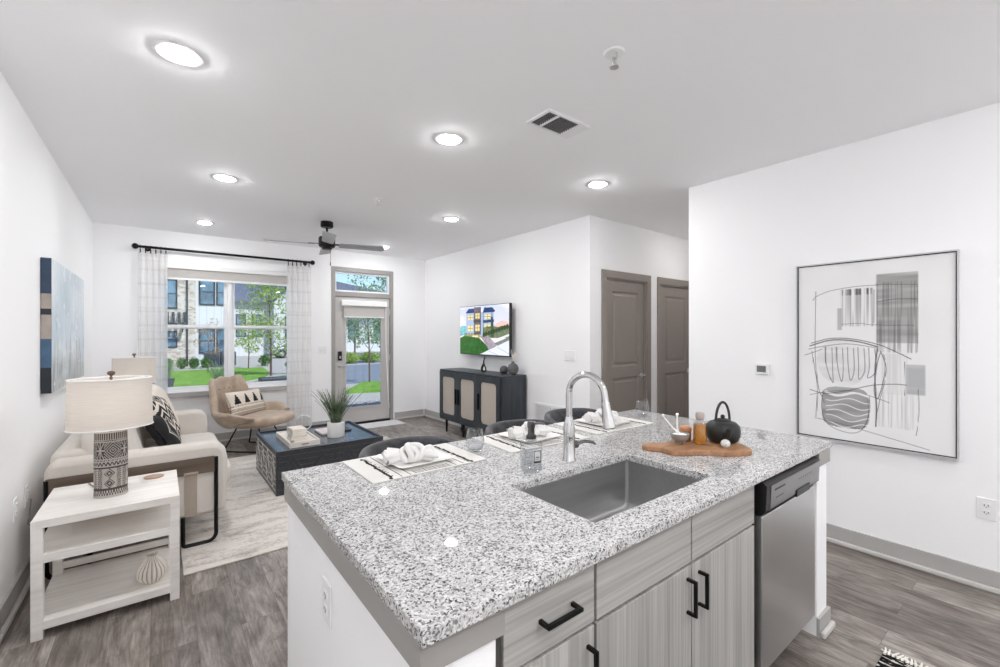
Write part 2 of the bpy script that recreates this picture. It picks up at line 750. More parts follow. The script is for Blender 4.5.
def baseboard(name, p0, p1, nrm, h=0.118, t=0.014, parent=None):
    """p0, p1 on the wall face; nrm points into the room"""
    (x0, y0), (x1, y1) = p0, p1
    nx, ny = nrm
    b = MB()
    b.box(*sorted((x0, x1 + nx * t) if nx else (x0, x1)), *sorted((y0, y1 + ny * t) if ny else (y0, y1)), 0, h)
    o = b.build(name, m_base, parent)
    s = MB()
    q = t + 0.022
    s.box(*sorted((x0 + nx * t, x1 + nx * q) if nx else (x0, x1)), *sorted((y0 + ny * t, y1 + ny * q) if ny else (y0, y1)), 0, 0.030, 0.008)
    s.build('shoe_moulding', m_shoe, o)
    return struct(o)


baseboard('baseboard_left', (XL, YR), (XL, YB), (1, 0))
baseboard('baseboard_back', (XL + .04, YB), (DX0 - .03, YB), (0, -1))
baseboard('baseboard_back_corner', (DX1 + .03, YB), (XR - .04, YB), (0, -1))
baseboard('baseboard_television', (XR, HY1 - .014), (XR, YB), (-1, 0))
baseboard('baseboard_right', (XR, YR), (XR, HY0 + .014), (-1, 0))
baseboard('baseboard_hall', (XR, HY1), (D1X0 - .09, HY1), (0, -1))
baseboard('baseboard_hall_middle', (D1X1 + .09, HY1), (D2X0 - .09, HY1), (0, -1))
baseboard('baseboard_hall_near', (XR, HY0), (HX, HY0), (0, 1))
baseboard('baseboard_hall_end', (HX, HY0 + .04), (HX, HY1), (-1, 0))


# hall doors
def hall_door(name, x0, x1):
    d = thing(name, None, None, (x0, HY1 + .02, 0), kind='structure')
    y = HY1
    c = MB()
    w = 0.085
    c.box(x0 - w, x0, y - .018, y, 0, DH, 0.004)
    c.box(x1, x1 + w, y - .018, y, 0, DH, 0.004)
    c.box(x0 - w, x1 + w, y - .018, y, DH, DH + w, 0.004)
    c.box(x0, x0 + .018, y, y + .12, 0, DH)
    c.box(x1 - .018, x1, y, y + .12, 0, DH)
    c.box(x0 + .018, x1 - .018, y, y + .12, DH - .018, DH)
    c.build('door_casing', m_hdoor, d)
    l = MB()
    a, b = x0 + .020, x1 - .020
    z0, z1 = .012, DH - .020
    st, yf = .115, y + .018
    zr = [z0, z0 + .21, .93, 1.06, z1 - .125, z1]
    l.plate([a, a + st, b - st, b], zr, {(1, 1), (1, 3)}, yf, yf + .036, 'y')
    for (p, q) in ((zr[1], zr[2]), (zr[3], zr[4])):
        # recessed bevelled panel
        xi, xo = a + st, b - st
        def ring(k, dy):
            return [(xi + k, yf + dy, p + k), (xo - k, yf + dy, p + k), (xo - k, yf + dy, q - k), (xi + k, yf + dy, q - k)]
        R0, R1, R2, R3 = ring(0, 0), ring(.016, .014), ring(.034, .014), ring(.052, .006)
        vs = R0 + R1 + R2 + R3
        fs = []
        for k in range(3):
            for i in range(4):
                j = (i + 1) % 4
                fs.append((k * 4 + i, k * 4 + j, k * 4 + 4 + j, k * 4 + 4 + i))
        fs.append((12, 13, 14, 15))
        l.add(vs, fs)
    l.build('door_leaf', m_hdoor, d, recalc=False)
    h = MB()
    kx, kz = b - .055, .94
    h.cyl((kx, yf - .008, kz), (kx, yf, kz), .030, n=20)
    h.cyl((kx, yf - .045, kz), (kx, yf - .006, kz), .010, n=12)
    h.tube([(kx + .008, yf - .045, kz), (kx - .05, yf - .046, kz), (kx - .105, yf - .040, kz)], [.010, .009, .007], 10)
    h.build('door_handle', m_steel, d, 40)
    for k, hz in enumerate((.25, 1.05, 1.84)):
        g = MB()
        g.box(x0 + .012, x0 + .030, yf - .004, yf + .004, hz - .045, hz + .045)
        g.cyl((x0 + .020, yf - .006, hz - .048), (x0 + .020, yf - .006, hz + .048), .006, n=10)
        g.build('hinge', m_steel, d, 40)
    return d


hall_door('door_2', D1X0, D1X1)
hall_door('door_3', D2X0, D2X1)

# window
w = thing('window_1', None, None, ((WX0 + WX1) / 2, YB, WZ0), kind='structure')
fr = MB()
yf0, yf1 = YB + .03, YB + .12
MX = (WX0 + WX1) / 2
fr.box(WX0, WX0 + .045, yf0, yf1, WZ0, WZ1)
fr.box(WX1 - .045, WX1, yf0, yf1, WZ0, WZ1)
fr.box(WX0 + .045, WX1 - .045, yf0, yf1, WZ0, WZ0 + .02)
fr.box(WX0 + .045, WX1 - .045, yf0, yf1, WZ1 - .045, WZ1)
fr.box(MX - .025, MX + .025, yf0 - .01, yf1 - .002, WZ0 + .02, WZ1 - .045)
fr.build('window_frame', m_vinyl, w)
for k, (a, b) in enumerate(((WX0 + .045, MX - .025), (MX + .025, WX1 - .045))):
    for up in (0, 1):
        z0, z1 = (WZ0 + .02, 1.56) if not up else (1.51, WZ1 - .045)
        ys = YB + .05 if not up else YB + .082
        s = MB()
        t_ = .034
        s.plate([a, a + t_, b - t_, b], [z0, z0 + t_ + (.012 if not up else .006), z1 - t_, z1], {(1, 1)}, ys, ys + .03, 'y')
        so = s.build('sash', m_vinyl, w)
        MB().box(a + t_, b - t_, ys + .012, ys + .018, z0 + t_, z1 - t_).build('pane', m_glass, so)
MB().box(WX0 - .04, WX1 + .04, YB - .055, YB + .03, WZ0 - .06, WZ0 - .001, .004).build('window_sill', m_base, w)

# patio door with transom
d = thing('door_1', None, None, ((DX0 + DX1) / 2, YB, 0), kind='structure')
f = MB()
ya, yb = YB - .012, YB + .13
f.box(DX0, DX0 + .055, ya, yb, 0, DZ1)
f.box(DX1 - .055, DX1, ya, yb, 0, DZ1)
f.box(DX0 + .055, DX1 - .055, ya, yb, DZ1 - .065, DZ1)
f.box(DX0 + .055, DX1 - .055, ya, yb, 2.035, 2.105)
f.build('door_frame', m_pframe, d)
MB().box(DX0 + .055, DX1 - .055, YB - .01, yb, 0, .032, .004).build('threshold', m_blackp, d)
tr = MB().plate([DX0 + .055, DX0 + .085, DX1 - .085, DX1 - .055], [2.105, 2.135, DZ1 - .095, DZ1 - .065], {(1, 1)}, YB + .03, YB + .08, 'y').build('transom_sash', m_vinyl, d)
MB().box(DX0 + .085, DX1 - .085, YB + .05, YB + .056, 2.135, DZ1 - .095).build('pane', m_glass, tr)
LA, LB = DX0 + .06, DX1 - .06
GA, GB, GZ0, GZ1 = 2.30, 2.895, .27, 1.87
yl = YB + .012
lf = MB().plate([LA, GA, GB, LB], [.035, GZ0, GZ1, 2.03], {(1, 1)}, yl, yl + .045, 'y').build('door_leaf', m_pleaf, d)
MB().box(GA, GB, yl + .02, yl + .028, GZ0, GZ1).build('pane', m_glass, lf)
MB().plate([GA - .02, GA + .012, GB - .012, GB + .02], [GZ0 - .02, GZ0 + .012, GZ1 - .012, GZ1 + .02], {(1, 1)}, yl - .01, yl, 'y').build('glazing_bead', m_pleaf, lf)
h = MB()
h.box(2.185, 2.245, yl - .022, yl, 1.03, 1.17, .006)
h.build('keypad_lock', m_blackp, d)
h = MB().box(2.200, 2.230, yl - .026, yl - .022, 1.06, 1.10, .002).build('lock_turn', m_steel, d)
h = MB()
h.cyl((2.215, yl - .01, .94), (2.215, yl, .94), .028)
h.cyl((2.215, yl - .05, .94), (2.215, yl - .008, .94), .009, n=12)
h.tube([(2.207, yl - .05, .94), (2.26, yl - .052, .94), (2.315, yl - .045, .94)], [.010, .009, .007])
h.build('door_handle', m_steel, d, 40)
for hz in (.25, 1.05, 1.8):
    MB().box(LB - .006, LB + .010, yl - .012, yl + .004, hz - .05, hz + .05).build('hinge', m_steel, d)

# shade over the patio door, its cord
m_shade = translucent('woven roller shade', (232, 228, 224), 0.45)
s = thing('roller_shade', 'white roller shade pulled a little down over the glass patio door', 'roller shade', (2.6, YB - .04, 1.71))
MB().box(2.225, 2.965, yl - .075, yl - .001, 1.885, 1.975, .008).build('cassette', m_white, s)
MB().box(2.265, 2.925, yl - .045, yl - .041, 1.72, 1.90).build('shade_fabric', m_shade, s)
MB().box(2.265, 2.925, yl - .049, yl - .037, 1.70, 1.722, .003).build('hem_bar', m_white, s)
c = MB()
c.tube([(2.945, yl - .04, 1.89), (2.948, yl - .045, 1.3), (2.985, yl - .05, .5), (3.005, yl - .05, .12)], .0045, 8)
c.tube([(2.957, yl - .05, 1.89), (2.96, yl - .05, 1.3), (2.99, yl - .055, .5), (3.005, yl - .05, .12)], .0045, 8)
c.build('pull_cord', m_white, s, 60)
# shade over the window
s = thing('roller_shade', 'wide white roller shade rolled up at the top of the double window', 'roller shade', (MX, YB - .03, 2.15))
MB().box(WX0 + .005, WX1 - .005, YB - .030, YB + .026, 2.275, 2.335, .006).build('cassette', m_white, s)
MB().box(WX0 + .03, WX1 - .03, YB - .002, YB + .002, 2.16, 2.29).build('shade_fabric', m_shade, s)
MB().box(WX0 + .03, WX1 - .03, YB - .006, YB + .008, 2.135, 2.162, .004).build('hem_bar', m_white, s)

# curtain rod and curtains
rz = 2.50
s = thing('curtain_rod', 'black curtain rod with ball ends above the double window', 'curtain rod', (MX, YB - .09, rz))
MB().cyl((-.21, YB - .09, rz), (1.76, YB - .09, rz), .016, n=14).build('rod', m_black, s, 40)
for x in (-.235, 1.785):
    MB().ball((x, YB - .09, rz), .034, .034, .034).build('finial', m_black, s, 180)
for x in (-.12, 1.70):
    b = MB()
    b.cyl((x, YB - .09, rz - .012), (x, YB, rz - .012), .008, n=10)
    b.cyl((x, YB - .008, rz - .012), (x, YB, rz - .012), .028, n=16)
    b.build('bracket', m_black, s, 40)
m_sheer = sheer('sheer curtain cloth', (0.97, 0.97, 0.97), (0.91, 0.89, 0.87), 0.26)


def curtain(x0, x1, label, rings):
    s = thing('curtain', label, 'curtain', ((x0 + x1) / 2, YB - .09, 0.02), group='sheer striped curtains at the window')
    ph = random.random() * 6
    nf = 4.5

    def fn(u, v):
        amp = .030 * (0.5 + 0.5 * (1 - v))
        a = u * nf * 2 * pi + ph
        x = x0 + (x1 - x0) * u + .012 * math.sin(2 * a) * (1 - .4 * v)
        return (x, YB - .09 + amp * math.sin(a) + .006 * math.sin(3.1 * a + 5 * v), .02 + v * (rz - .065 - .02))
    MB().grid(fn, 110, 40).build('curtain_cloth', m_sheer, s, 180, recalc=False)
    for k in range(rings):
        x = x0 + (x1 - x0) * (.06 + .88 * k / (rings - 1))
        g = MB()
        g.tube([(x, YB - .09 + .024 * math.sin(t), rz - .006 + .024 * math.cos(t)) for t in np.linspace(0, 2 * pi, 17)[:-1]], .0035, 6, True)
        g.box(x - .006, x + .006, YB - .094, YB - .086, rz - .075, rz - .028)
        g.build('ring', m_black, s)


curtain(-.205, .075, 'white sheer curtain behind the sofa lamps, nearest the blue canvas wall', 6)
curtain(1.435, 1.755, 'white sheer curtain between the window and the patio door', 6)

# ------------------------------------------------------------------ ceiling fittings
def can_light(x, y, label, group='recessed ceiling lights', m_lens=m_lens):
    s = thing('recessed_light', label, 'ceiling light', (x, y, ZC), group=group)
    MB().lathe([(.063, -.003), (.066, -.0055), (.085, -.0055), (.100, -.004), (.103, 0.0), (.063, 0.0)], (x, y, ZC), 40, cap=False).build('trim_ring', m_white, s, 50)
    MB().lathe([(0, -.020), (.025, -.0185), (.045, -.0145), (.058, -.009), (.063, -.004), (0, -.002)], (x, y, ZC), 36).build('lens', m_lens, s, 60)


for x, y, lab in (
        (.07, 2.50, 'lit recessed ceiling light above the white side table, biggest in view'),
        (.425, 4.26, 'lit recessed ceiling light above the sofa, second from the window along the canvas wall'),
        (.411, 6.12, 'lit recessed ceiling light close to the window wall, in front of the curtain rod'),
        (1.513, 2.497, 'lit recessed ceiling light beside the square ceiling vent'),
        (2.985, 2.46, 'lit recessed ceiling light near the hallway opening'),
        (2.59, 4.225, 'lit recessed ceiling light out in front of the television, behind the one by the vent'),
        (2.637, 6.21, 'lit recessed ceiling light past the fan blade, in front of the patio door')):
    can_light(x, y, lab)
for x, y in ((.1, -.95), (1.5, -.95), (2.9, -.95), (.9, -.15)):  # lamps added out of view to brighten the room from the kitchen side
    can_light(x, y, 'added unseen recessed ceiling light brightening the kitchen side behind the island', 'added unseen kitchen lights', m_kfill_lens)

can_light(5.3, 2.5, 'added unseen recessed ceiling light brightening the hallway doors', 'added unseen hall lights', emissive('added hall fill lens', (1.0, 0.97, 0.93), CAN_STRENGTH * .42))  # unseen lamp added to lift the dark hall doors

s = thing('ceiling_vent', 'square white ceiling vent with dark louvred slots', 'vent', (1.935, 1.898, ZC))
MB().plate([1.755, 1.770, 1.775, 1.842, 1.862, 2.025, 2.112], [1.80, 1.815, 1.98, 1.995], {(2, 1), (4, 1)}, ZC - .012, ZC - .001, 'z').build('vent_frame', m_white, s)
MB().box(1.772, 2.028, 1.812, 1.983, ZC - .003, ZC - .0005).build('vent_throat', m_blackp, s)
for k in range(9):
    y = 1.826 + k * .018
    for a, b in ((1.775, 1.842), (1.862, 2.025)):
        MB().box(a, b, y - .0025, y + .0025, ZC - .011, ZC - .004, M=None).build('slat', plain('slat grey', (120, 120, 122), .5) if k == 0 and a < 1.8 else bpy.data.materials['slat grey'], s)


def sprinkler(x, y, label, k=1.0):
    s = thing('sprinkler_head', label, 'sprinkler', (x, y, ZC))
    MB().lathe([(0, -.002), (.030 * k, -.006 * k), (.036 * k, -.004 * k), (.038 * k, 0), (0, 0)], (x, y, ZC), 28).build('escutcheon', m_white, s, 50)
    b = MB()
    b.cyl((x, y, ZC - .022 * k), (x, y, ZC - .004), .011 * k, n=14)
    for sg in (-1, 1):
        b.tube([(x + sg * .010 * k, y, ZC - .020 * k), (x + sg * .014 * k, y, ZC - .036 * k), (x, y, ZC - .052 * k)], .003 * k, 6)
    b.lathe([(0, -.055 * k), (.017 * k, -.055 * k), (.017 * k, -.052 * k), (0, -.051 * k)], (x, y, ZC), 16)
    b.build('sprinkler_body', m_silver, s, 40)


sprinkler(1.646, 1.262, 'fire sprinkler head on the ceiling nearest the kitchen', 1.25)
sprinkler(1.65, 4.03, 'small fire sprinkler head on the ceiling before the fan')

# ceiling fan
fx, fy = 1.525, 5.22
s = thing('ceiling_fan', 'black ceiling fan with grey blades and a pull chain in the living room', 'ceiling fan', (fx, fy, ZC))
MB().lathe([(0, 0), (.068, 0), (.070, -.055), (.058, -.066), (0, -.066)], (fx, fy, ZC), 28).build('ceiling_canopy', m_black, s, 40)
MB().cyl((fx, fy, ZC - .16), (fx, fy, ZC - .06), .013, n=14).build('downrod', m_black, s, 40)
MB().lathe([(0, -.145), (.026, -.150), (.030, -.165), (.085, -.178), (.092, -.19), (.092, -.275), (.080, -.292), (.06, -.300), (0, -.302)], (fx, fy, ZC), 32).build('motor_housing', m_black, s, 40)
MB().lathe([(0, -.318), (.05, -.318), (.056, -.302), (0, -.302)], (fx, fy, ZC), 24).build('switch_housing', m_black, s, 40)
m_blade = woodgrain('grey fan blade', (158, 158, 160), (186, 186, 188), (3, 50, 10), 0.4)
for a in (166, 76, -14, -104):
    M = Matrix.Translation((fx, fy, ZC - .262)) @ Matrix.Rotation(R(a), 4, 'Z')
    Mp = M @ Matrix.Rotation(R(-13), 4, 'X')
    bl = MB()
    bl.prism([(.13, -.05), (.16, -.062), (.62, -.070), (.645, -.055), (.645, .055), (.62, .070), (.16, .062), (.13, .05)], 'z', -.004, .004, M=Mp)
    bo = bl.build('blade', m_blade, s)
    ar = MB()
    ar.box(.07, .20, -.018, .018, .003, .010, .002, M=Mp)
    ar.build('blade_arm', m_black, bo)
c = MB()
c.tube([(fx + .03, fy - .03, ZC - .31), (fx + .03, fy - .03, ZC - .47)], .0018, 6)
c.cyl((fx + .03, fy - .03, ZC - .505), (fx + .03, fy - .03, ZC - .465), .006, .004, n=10)
c.build('pull_chain', m_black, s)

# ------------------------------------------------------------------ wall things
m_pig = attr_mat('painted pigment', 0.75)
m_canvas = plain('canvas edge', (225, 225, 222), 0.8)


def smooth_noise(h, w, sy, sx, seed):
    r = np.random.default_rng(seed)
    a = r.random((sy + 1, sx + 1))
    yy = np.linspace(0, sy - 1e-6, h)
    xx = np.linspace(0, sx - 1e-6, w)
    iy, ix = yy.astype(int), xx.astype(int)
    ty, tx = (yy - iy)[:, None], (xx - ix)[None, :]
    ty, tx = ty * ty * (3 - 2 * ty), tx * tx * (3 - 2 * tx)
    a00 = a[iy][:, ix]; a01 = a[iy][:, ix + 1]; a10 = a[iy + 1][:, ix]; a11 = a[iy + 1][:, ix + 1]
    return (a00 * (1 - tx) + a01 * tx) * (1 - ty) + (a10 * (1 - tx) + a11 * tx) * ty


def blend(img, mask, rgb):
    img[:] = img * (1 - mask[..., None]) + np.array(rgb, float) * mask[..., None]


def stroke(img, pts, width, rgb, alpha=1.0):
    h, w, _ = img.shape
    X, Y = np.meshgrid(np.arange(w) + .5, np.arange(h) + .5)
    d = np.full((h, w), 1e9)
    if len(pts) > 2:
        P = [pts[0]] + list(pts) + [pts[-1]]
        sm = []
        for i in range(1, len(P) - 2):
            for t in np.linspace(0, 1, 7)[:-1]:
                sm.append(tuple(.5 * (2 * P[i][k] + (P[i + 1][k] - P[i - 1][k]) * t + (2 * P[i - 1][k] - 5 * P[i][k] + 4 * P[i + 1][k] - P[i + 2][k]) * t * t
                                      + (3 * P[i][k] - P[i - 1][k] - 3 * P[i + 1][k] + P[i + 2][k]) * t ** 3) for k in (0, 1)))
        pts = sm + [pts[-1]]
    pts = [(x * w, y * h) for x, y in pts]
    for (x0, y0), (x1, y1) in zip(pts[:-1], pts[1:]):
        dx, dy = x1 - x0, y1 - y0
        L = dx * dx + dy * dy + 1e-9
        t = np.clip(((X - x0) * dx + (Y - y0) * dy) / L, 0, 1)
        d = np.minimum(d, np.hypot(X - x0 - t * dx, Y - y0 - t * dy))
    blend(img, np.clip(width / 2 + .5 - d, 0, 1) * alpha, rgb)


def rect(img, x0, x1, y0, y1, rgb, alpha=1.0, soft=1.0):
    h, w, _ = img.shape
    X, Y = np.meshgrid((np.arange(w) + .5) / w, (np.arange(h) + .5) / h)
    m = np.clip((X - x0) * w / soft, 0, 1) * np.clip((x1 - X) * w / soft, 0, 1) * np.clip((Y - y0) * h / soft, 0, 1) * np.clip((y1 - Y) * h / soft, 0, 1)
    if isinstance(alpha, np.ndarray):
        m = m * alpha
    else:
        m = m * alpha
    blend(img, m, rgb)


# big abstract print on the wall past the island
ph, pw = 330, 220
art = np.full((ph, pw, 3), 238.0)
art += (smooth_noise(ph, pw, 6, 5, 1)[..., None] - .5) * 6
vs1 = smooth_noise(ph, pw, 5, 120, 2)
hs1 = smooth_noise(ph, pw, 60, 4, 3)
rect(art, .49, .77, .075, .45, (150, 148, 146), np.clip(.72 + .5 * (hs1 - .5), 0, 1), 2)
rect(art, .49, .76, .12, .50, (104, 103, 102), np.clip((vs1 - .45) * 1.3, 0, .6), 2)
rect(art, .26, .48, .145, .36, (150, 149, 148), np.clip((vs1 - .28) * 1.3, 0, .75), 2)
rect(art, .26, .47, .145, .185, (70, 70, 70), np.clip((vs1 - .4) * 1.8, 0, .8), 2)
rect(art, .235, .275, .25, .38, (165, 164, 163), .7, 2)
rect(art, .68, .815, .555, .715, (178, 180, 183), np.clip(.4 + hs1, 0, .9), 2)
rect(art, .48, .74, .71, .90, (190, 189, 188), np.clip((vs1 - .35) * 1.1, 0, .6), 2)
rect(art, .52, .70, .50, .72, (210, 209, 208), np.clip(vs1 * .8, 0, .6), 2)
Xa, Ya = np.meshgrid((np.arange(pw) + .5) / pw, (np.arange(ph) + .5) / ph)
lens = (((Xa - .295) / .155) ** 4 + ((Ya - .815) / .115) ** 4) < 1
blend(art, lens * np.clip(.75 + .4 * (smooth_noise(ph, pw, 40, 6, 8) - .5), 0, 1), (140, 139, 138))
lens2 = (((Xa - .28) / .17) ** 2 + ((Ya - .555) / .14) ** 2) < 1
blend(art, lens2 * np.clip(smooth_noise(ph, pw, 50, 5, 9) * .5, 0, .5), (205, 204, 203))
for k in range(6):
    y = .735 + .035 * k
    stroke(art, [(.17 + .28 * t, y + .012 * math.sin(t * 7 + k) + .02 * t * (1 - t)) for t in np.linspace(0, 1, 14)], 1.6 + (k == 0) * 3, (244, 244, 244), .95)
INK = (62, 63, 66)
for pts, wd in (
        ([(.105, .15), (.10, .5), (.115, .72), (.105, .89)], .9),
        ([(.09, .20), (.105, .18), (.20, .15), (.36, .135), (.50, .135)], .8),
        ([(.48, .16), (.478, .34)], .8), ([(.27, .345), (.38, .34), (.48, .35), (.74, .355)], .7),
        ([(.50, .225), (.62, .215), (.76, .22)], 1.0),
        ([(.49, .13), (.75, .145)], .7), ([(.755, .14), (.76, .30), (.755, .49)], .5),
        ([(.075, .455), (.20, .425), (.36, .43), (.52, .46), (.64, .50), (.72, .53)], 1.5),
        ([(.07, .47), (.20, .435), (.36, .44), (.50, .468)], 2.3),
        ([(.06, .49), (.13, .475), (.30, .455), (.50, .475)], 1.0),
        ([(.04, .525), (.14, .49)], .9), ([(.08, .50), (.10, .62), (.13, .74), (.16, .80)], .8),
        ([(.07, .73), (.16, .745), (.30, .72), (.46, .68), (.60, .665), (.69, .665)], 1.3),
        ([(.07, .76), (.20, .73), (.35, .72), (.58, .765)], .8),
        ([(.50, .48), (.485, .62), (.495, .80), (.49, .90)], 2.2),
        ([(.52, .49), (.55, .57), (.53, .68), (.50, .75), (.48, .70), (.50, .56), (.52, .50)], 1.3),
        ([(.54, .51), (.56, .60), (.52, .74), (.49, .86)], .8),
        ([(.68, .545), (.675, .66), (.68, .72)], .9), ([(.765, .68), (.77, .80), (.75, .92)], .8),
        ([(.10, .895), (.22, .905), (.45, .935), (.60, .955), (.84, .985)], .8),
        ([(.15, .73), (.14, .83), (.18, .92), (.30, .955), (.40, .93), (.45, .83), (.45, .74)], .8),
        ([(.40, .93), (.44, .86), (.44, .76)], .6)):
    stroke(art, pts, wd * .85, INK, .78)
for k in range(5):
    x = .165 + .07 * k
    stroke(art, [(x, .475), (x + .005, .58), (x + .022 * (2 - k) * .6 + .02, .68 - .01 * k), (x + .045, .60), (x + .04, .48)], 1.0, INK, .7)
py0, py1, pz0, pz1 = .366, 1.19, .712, 1.94
s = thing('framed_picture', 'big abstract black and grey line drawing in a thin silver frame past the island', 'picture', (XR, (py0 + py1) / 2, pz0))
m_sfr = plain('silver frame', (206, 206, 209), .32, .25, var=.02)
MB().plate([py0, py0 + .008, py1 - .008, py1], [pz0, pz0 + .008, pz1 - .008, pz1], {(1, 1)}, XR - .042, XR - .001, 'x').build('outer_frame', m_sfr, s)
MB().plate([py0 + .008, py0 + .014, py1 - .014, py1 - .008], [pz0 + .008, pz0 + .014, pz1 - .014, pz1 - .008], {(1, 1)}, XR - .034, XR - .001, 'x').build('dark_liner', m_blackp, s)
MB().box(XR - .026, XR - .002, py0 + .012, py1 - .012, pz0 + .012, pz1 - .012).build('backing', m_canvas, s)
tq = np.linspace(0, 1, 2001)
pq = tq * 2.565 / (tq * 2.565 + (1 - tq) * 3.21)      # spacing measured across the print
art = art[:, np.clip((np.interp((np.arange(pw) + .5) / pw, np.linspace(0, 1, 2001), tq - (tq * 3.21 / (tq * 3.21 + (1 - tq) * 2.565) - tq)) * pw).astype(int), 0, pw - 1)]
picture('print', (XR - .028, py1 - .0135, pz0 + .0135), (0, -(py1 - py0 - .027), 0), (0, 0, pz1 - pz0 - .027), art, m_pig, s)

# blue canvas on the sofa wall
ch, cw = 150, 140
cv = np.full((ch, cw, 3), 0.0)
n1 = smooth_noise(ch, cw, 4, 3, 11); n2 = smooth_noise(ch, cw, 6, 40, 12); n3 = smooth_noise(ch, cw, 18, 16, 13)
tt = np.clip(.35 + .9 * (n1 - .4) + .35 * (n2 - .5) + .25 * (n3 - .5), 0, 1)
yy = np.linspace(0, 1, ch)[:, None]
A_, B_, C_ = np.array((228, 234, 239.)), np.array((190, 205, 216.)), np.array((182, 182, 178.))
cv = A_ * (1 - tt[..., None]) + B_ * tt[..., None]
low = np.clip((yy - .62) * 2.4 + .6 * (n2 - .5) + .5 * (n3 - .5), 0, .85)
cv = cv * (1 - low[..., None]) + C_ * low[..., None]
blend(cv, np.clip((n2 - .74) * 3.5, 0, .7) * np.clip((yy - .3) * 2, 0, 1), (140, 150, 160))
blend(cv, np.clip((n3 - .78) * 4, 0, .6), (240, 244, 246))
cy0, cy1, cz0, cz1 = 4.107, 5.66, 1.054, 1.95
s = thing('wall_canvas', 'pale blue and grey abstract canvas with dark painted edge above the sofa', 'painting', (XL, (cy0 + cy1) / 2, cz0))
e = MB()
m_e = [plain('edge navy', (52, 70, 92), .7, var=.2), plain('edge tan', (168, 158, 150), .7, var=.15), plain('edge slate', (38, 44, 52), .7, var=.2), plain('edge blue', (70, 98, 126), .7, var=.2)]
zz = [cz0, cz0 + .17, cz0 + .36, cz0 + .52, cz0 + .56, cz0 + .66, cz1]
cc = [2, 3, 1, 2, 1, 0]
for k in range(6):
    e.box(XL + .002, XL + .052, cy0, cy1, zz[k], zz[k + 1], mi=cc[k])
e.build('stretched_canvas', m_e, s)
picture('painted_face', (XL + .0535, cy0, cz0), (0, cy1 - cy0, 0), (0, 0, cz1 - cz0), cv, m_pig, s)

# television
th_, tw_ = 130, 200
tv = np.zeros((th_, tw_, 3))
Xa, Ya = np.meshgrid((np.arange(tw_) + .5) / tw_, (np.arange(th_) + .5) / th_)
tv[:] = np.array((206, 214, 240.)) * (1 - Ya[..., None]) + np.array((255, 236, 222.)) * Ya[..., None]
blend(tv, np.clip((smooth_noise(th_, tw_, 8, 5, 21) - .5) * 2, 0, .8), (250, 246, 250))


def poly(img, pts, rgb, alpha=1.0):
    h_, w_, _ = img.shape
    X, Y = np.meshgrid((np.arange(w_) + .5) / w_, (np.arange(h_) + .5) / h_)
    ins = np.zeros((h_, w_), bool)
    n = len(pts)
    j = n - 1
    for i in range(n):
        xi, yi = pts[i]; xj, yj = pts[j]
        c = ((yi > Y) != (yj > Y)) & (X < (xj - xi) * (Y - yi) / (yj - yi + 1e-12) + xi)
        ins ^= c
        j = i
    blend(img, ins * (alpha if not isinstance(alpha, np.ndarray) else alpha), rgb)


poly(tv, [(0, .46), (.14, .42), (.16, .6), (0, .62)], (58, 78, 110))
poly(tv, [(0, .44), (.05, .40), (.18, .42), (.16, .62), (0, .60)], (120, 190, 200))
poly(tv, [(.70, .42), (.86, .32), (1, .36), (1, .5), (.7, .55)], (232, 196, 190))
poly(tv, [(.14, .14), (.72, .12), (.72, .62), (.14, .62)], (172, 190, 222))
poly(tv, [(.12, .14), (.19, .05), (.38, .05), (.38, .14)], (38, 62, 110))
poly(tv, [(.50, .13), (.53, .04), (.69, .05), (.745, .12), (.72, .15), (.50, .15)], (30, 58, 112))
poly(tv, [(.31, .02), (.46, .02), (.46, .60), (.31, .60)], (104, 96, 112))
for (a, b, c_, d_) in ((.335, .44, .14, .27), (.335, .44, .38, .53), (.17, .29, .18, .29), (.17, .29, .40, .53), (.53, .66, .18, .28), (.53, .66, .38, .52)):
    rect(tv, a, b, c_, d_, (250, 226, 150), .95, 2)
    stroke(tv, [((a + b) / 2, c_), ((a + b) / 2, d_)], 1.2, (96, 86, 80))
    stroke(tv, [(a, (c_ + d_) / 2), (b, (c_ + d_) / 2)], 1.2, (96, 86, 80))
poly(tv, [(.50, .30), (.72, .29), (.72, .345), (.50, .355)], (40, 60, 100))
poly(tv, [(.30, .29), (.46, .29), (.46, .34), (.30, .34)], (66, 70, 60))
stroke(tv, [(.505, .14), (.505, .60)], 2, (60, 80, 120)); stroke(tv, [(.68, .14), (.685, .62)], 2.4, (34, 60, 90))
poly(tv, [(.66, .24), (.70, .24), (.72, .64), (.66, .66)], (42, 70, 78))
blend(tv, ((Ya > .47 - .06 * smooth_noise(th_, tw_, 3, 26, 22)) & (Ya < .66) & (Xa > .5)) * .75, (70, 92, 50))
for k in range(9):
    rect(tv, .10 + .035 * k, .125 + .035 * k, .55, .63, (44, 58, 38), .7, 2)
poly(tv, [(.55, .60), (.60, .52), (.625, .70), (.57, .72)], (180, 150, 60))
poly(tv, [(.10, .60), (.44, .59), (.46, .66), (.08, .68)], (178, 160, 60), .9)
poly(tv, [(.27, .62), (.39, .61), (.40, .67), (.28, .68)], (236, 226, 200))
gr = smooth_noise(th_, tw_, 40, 60, 23)
poly(tv, [(0, .67), (.10, .62), (.42, .66), (.56, .80), (.66, .97), (.5, 1.0), (0, 1.0)], (44, 104, 34))
m_ = (Ya > .67) & (Xa < .6) & (tv[..., 1] > 95) & (tv[..., 0] < 60)
blend(tv, m_ * np.clip(gr - .3, 0, .6), (26, 70, 18))
poly(tv, [(.44, .62), (.60, .62), (.78, .80), (.66, .97), (.56, .80)], (158, 150, 160))
poly(tv, [(.70, .70), (1, .58), (1, .62), (.72, .75)], (228, 228, 238))
poly(tv, [(.74, .76), (1, .64), (1, .78), (.80, .84)], (120, 128, 122))
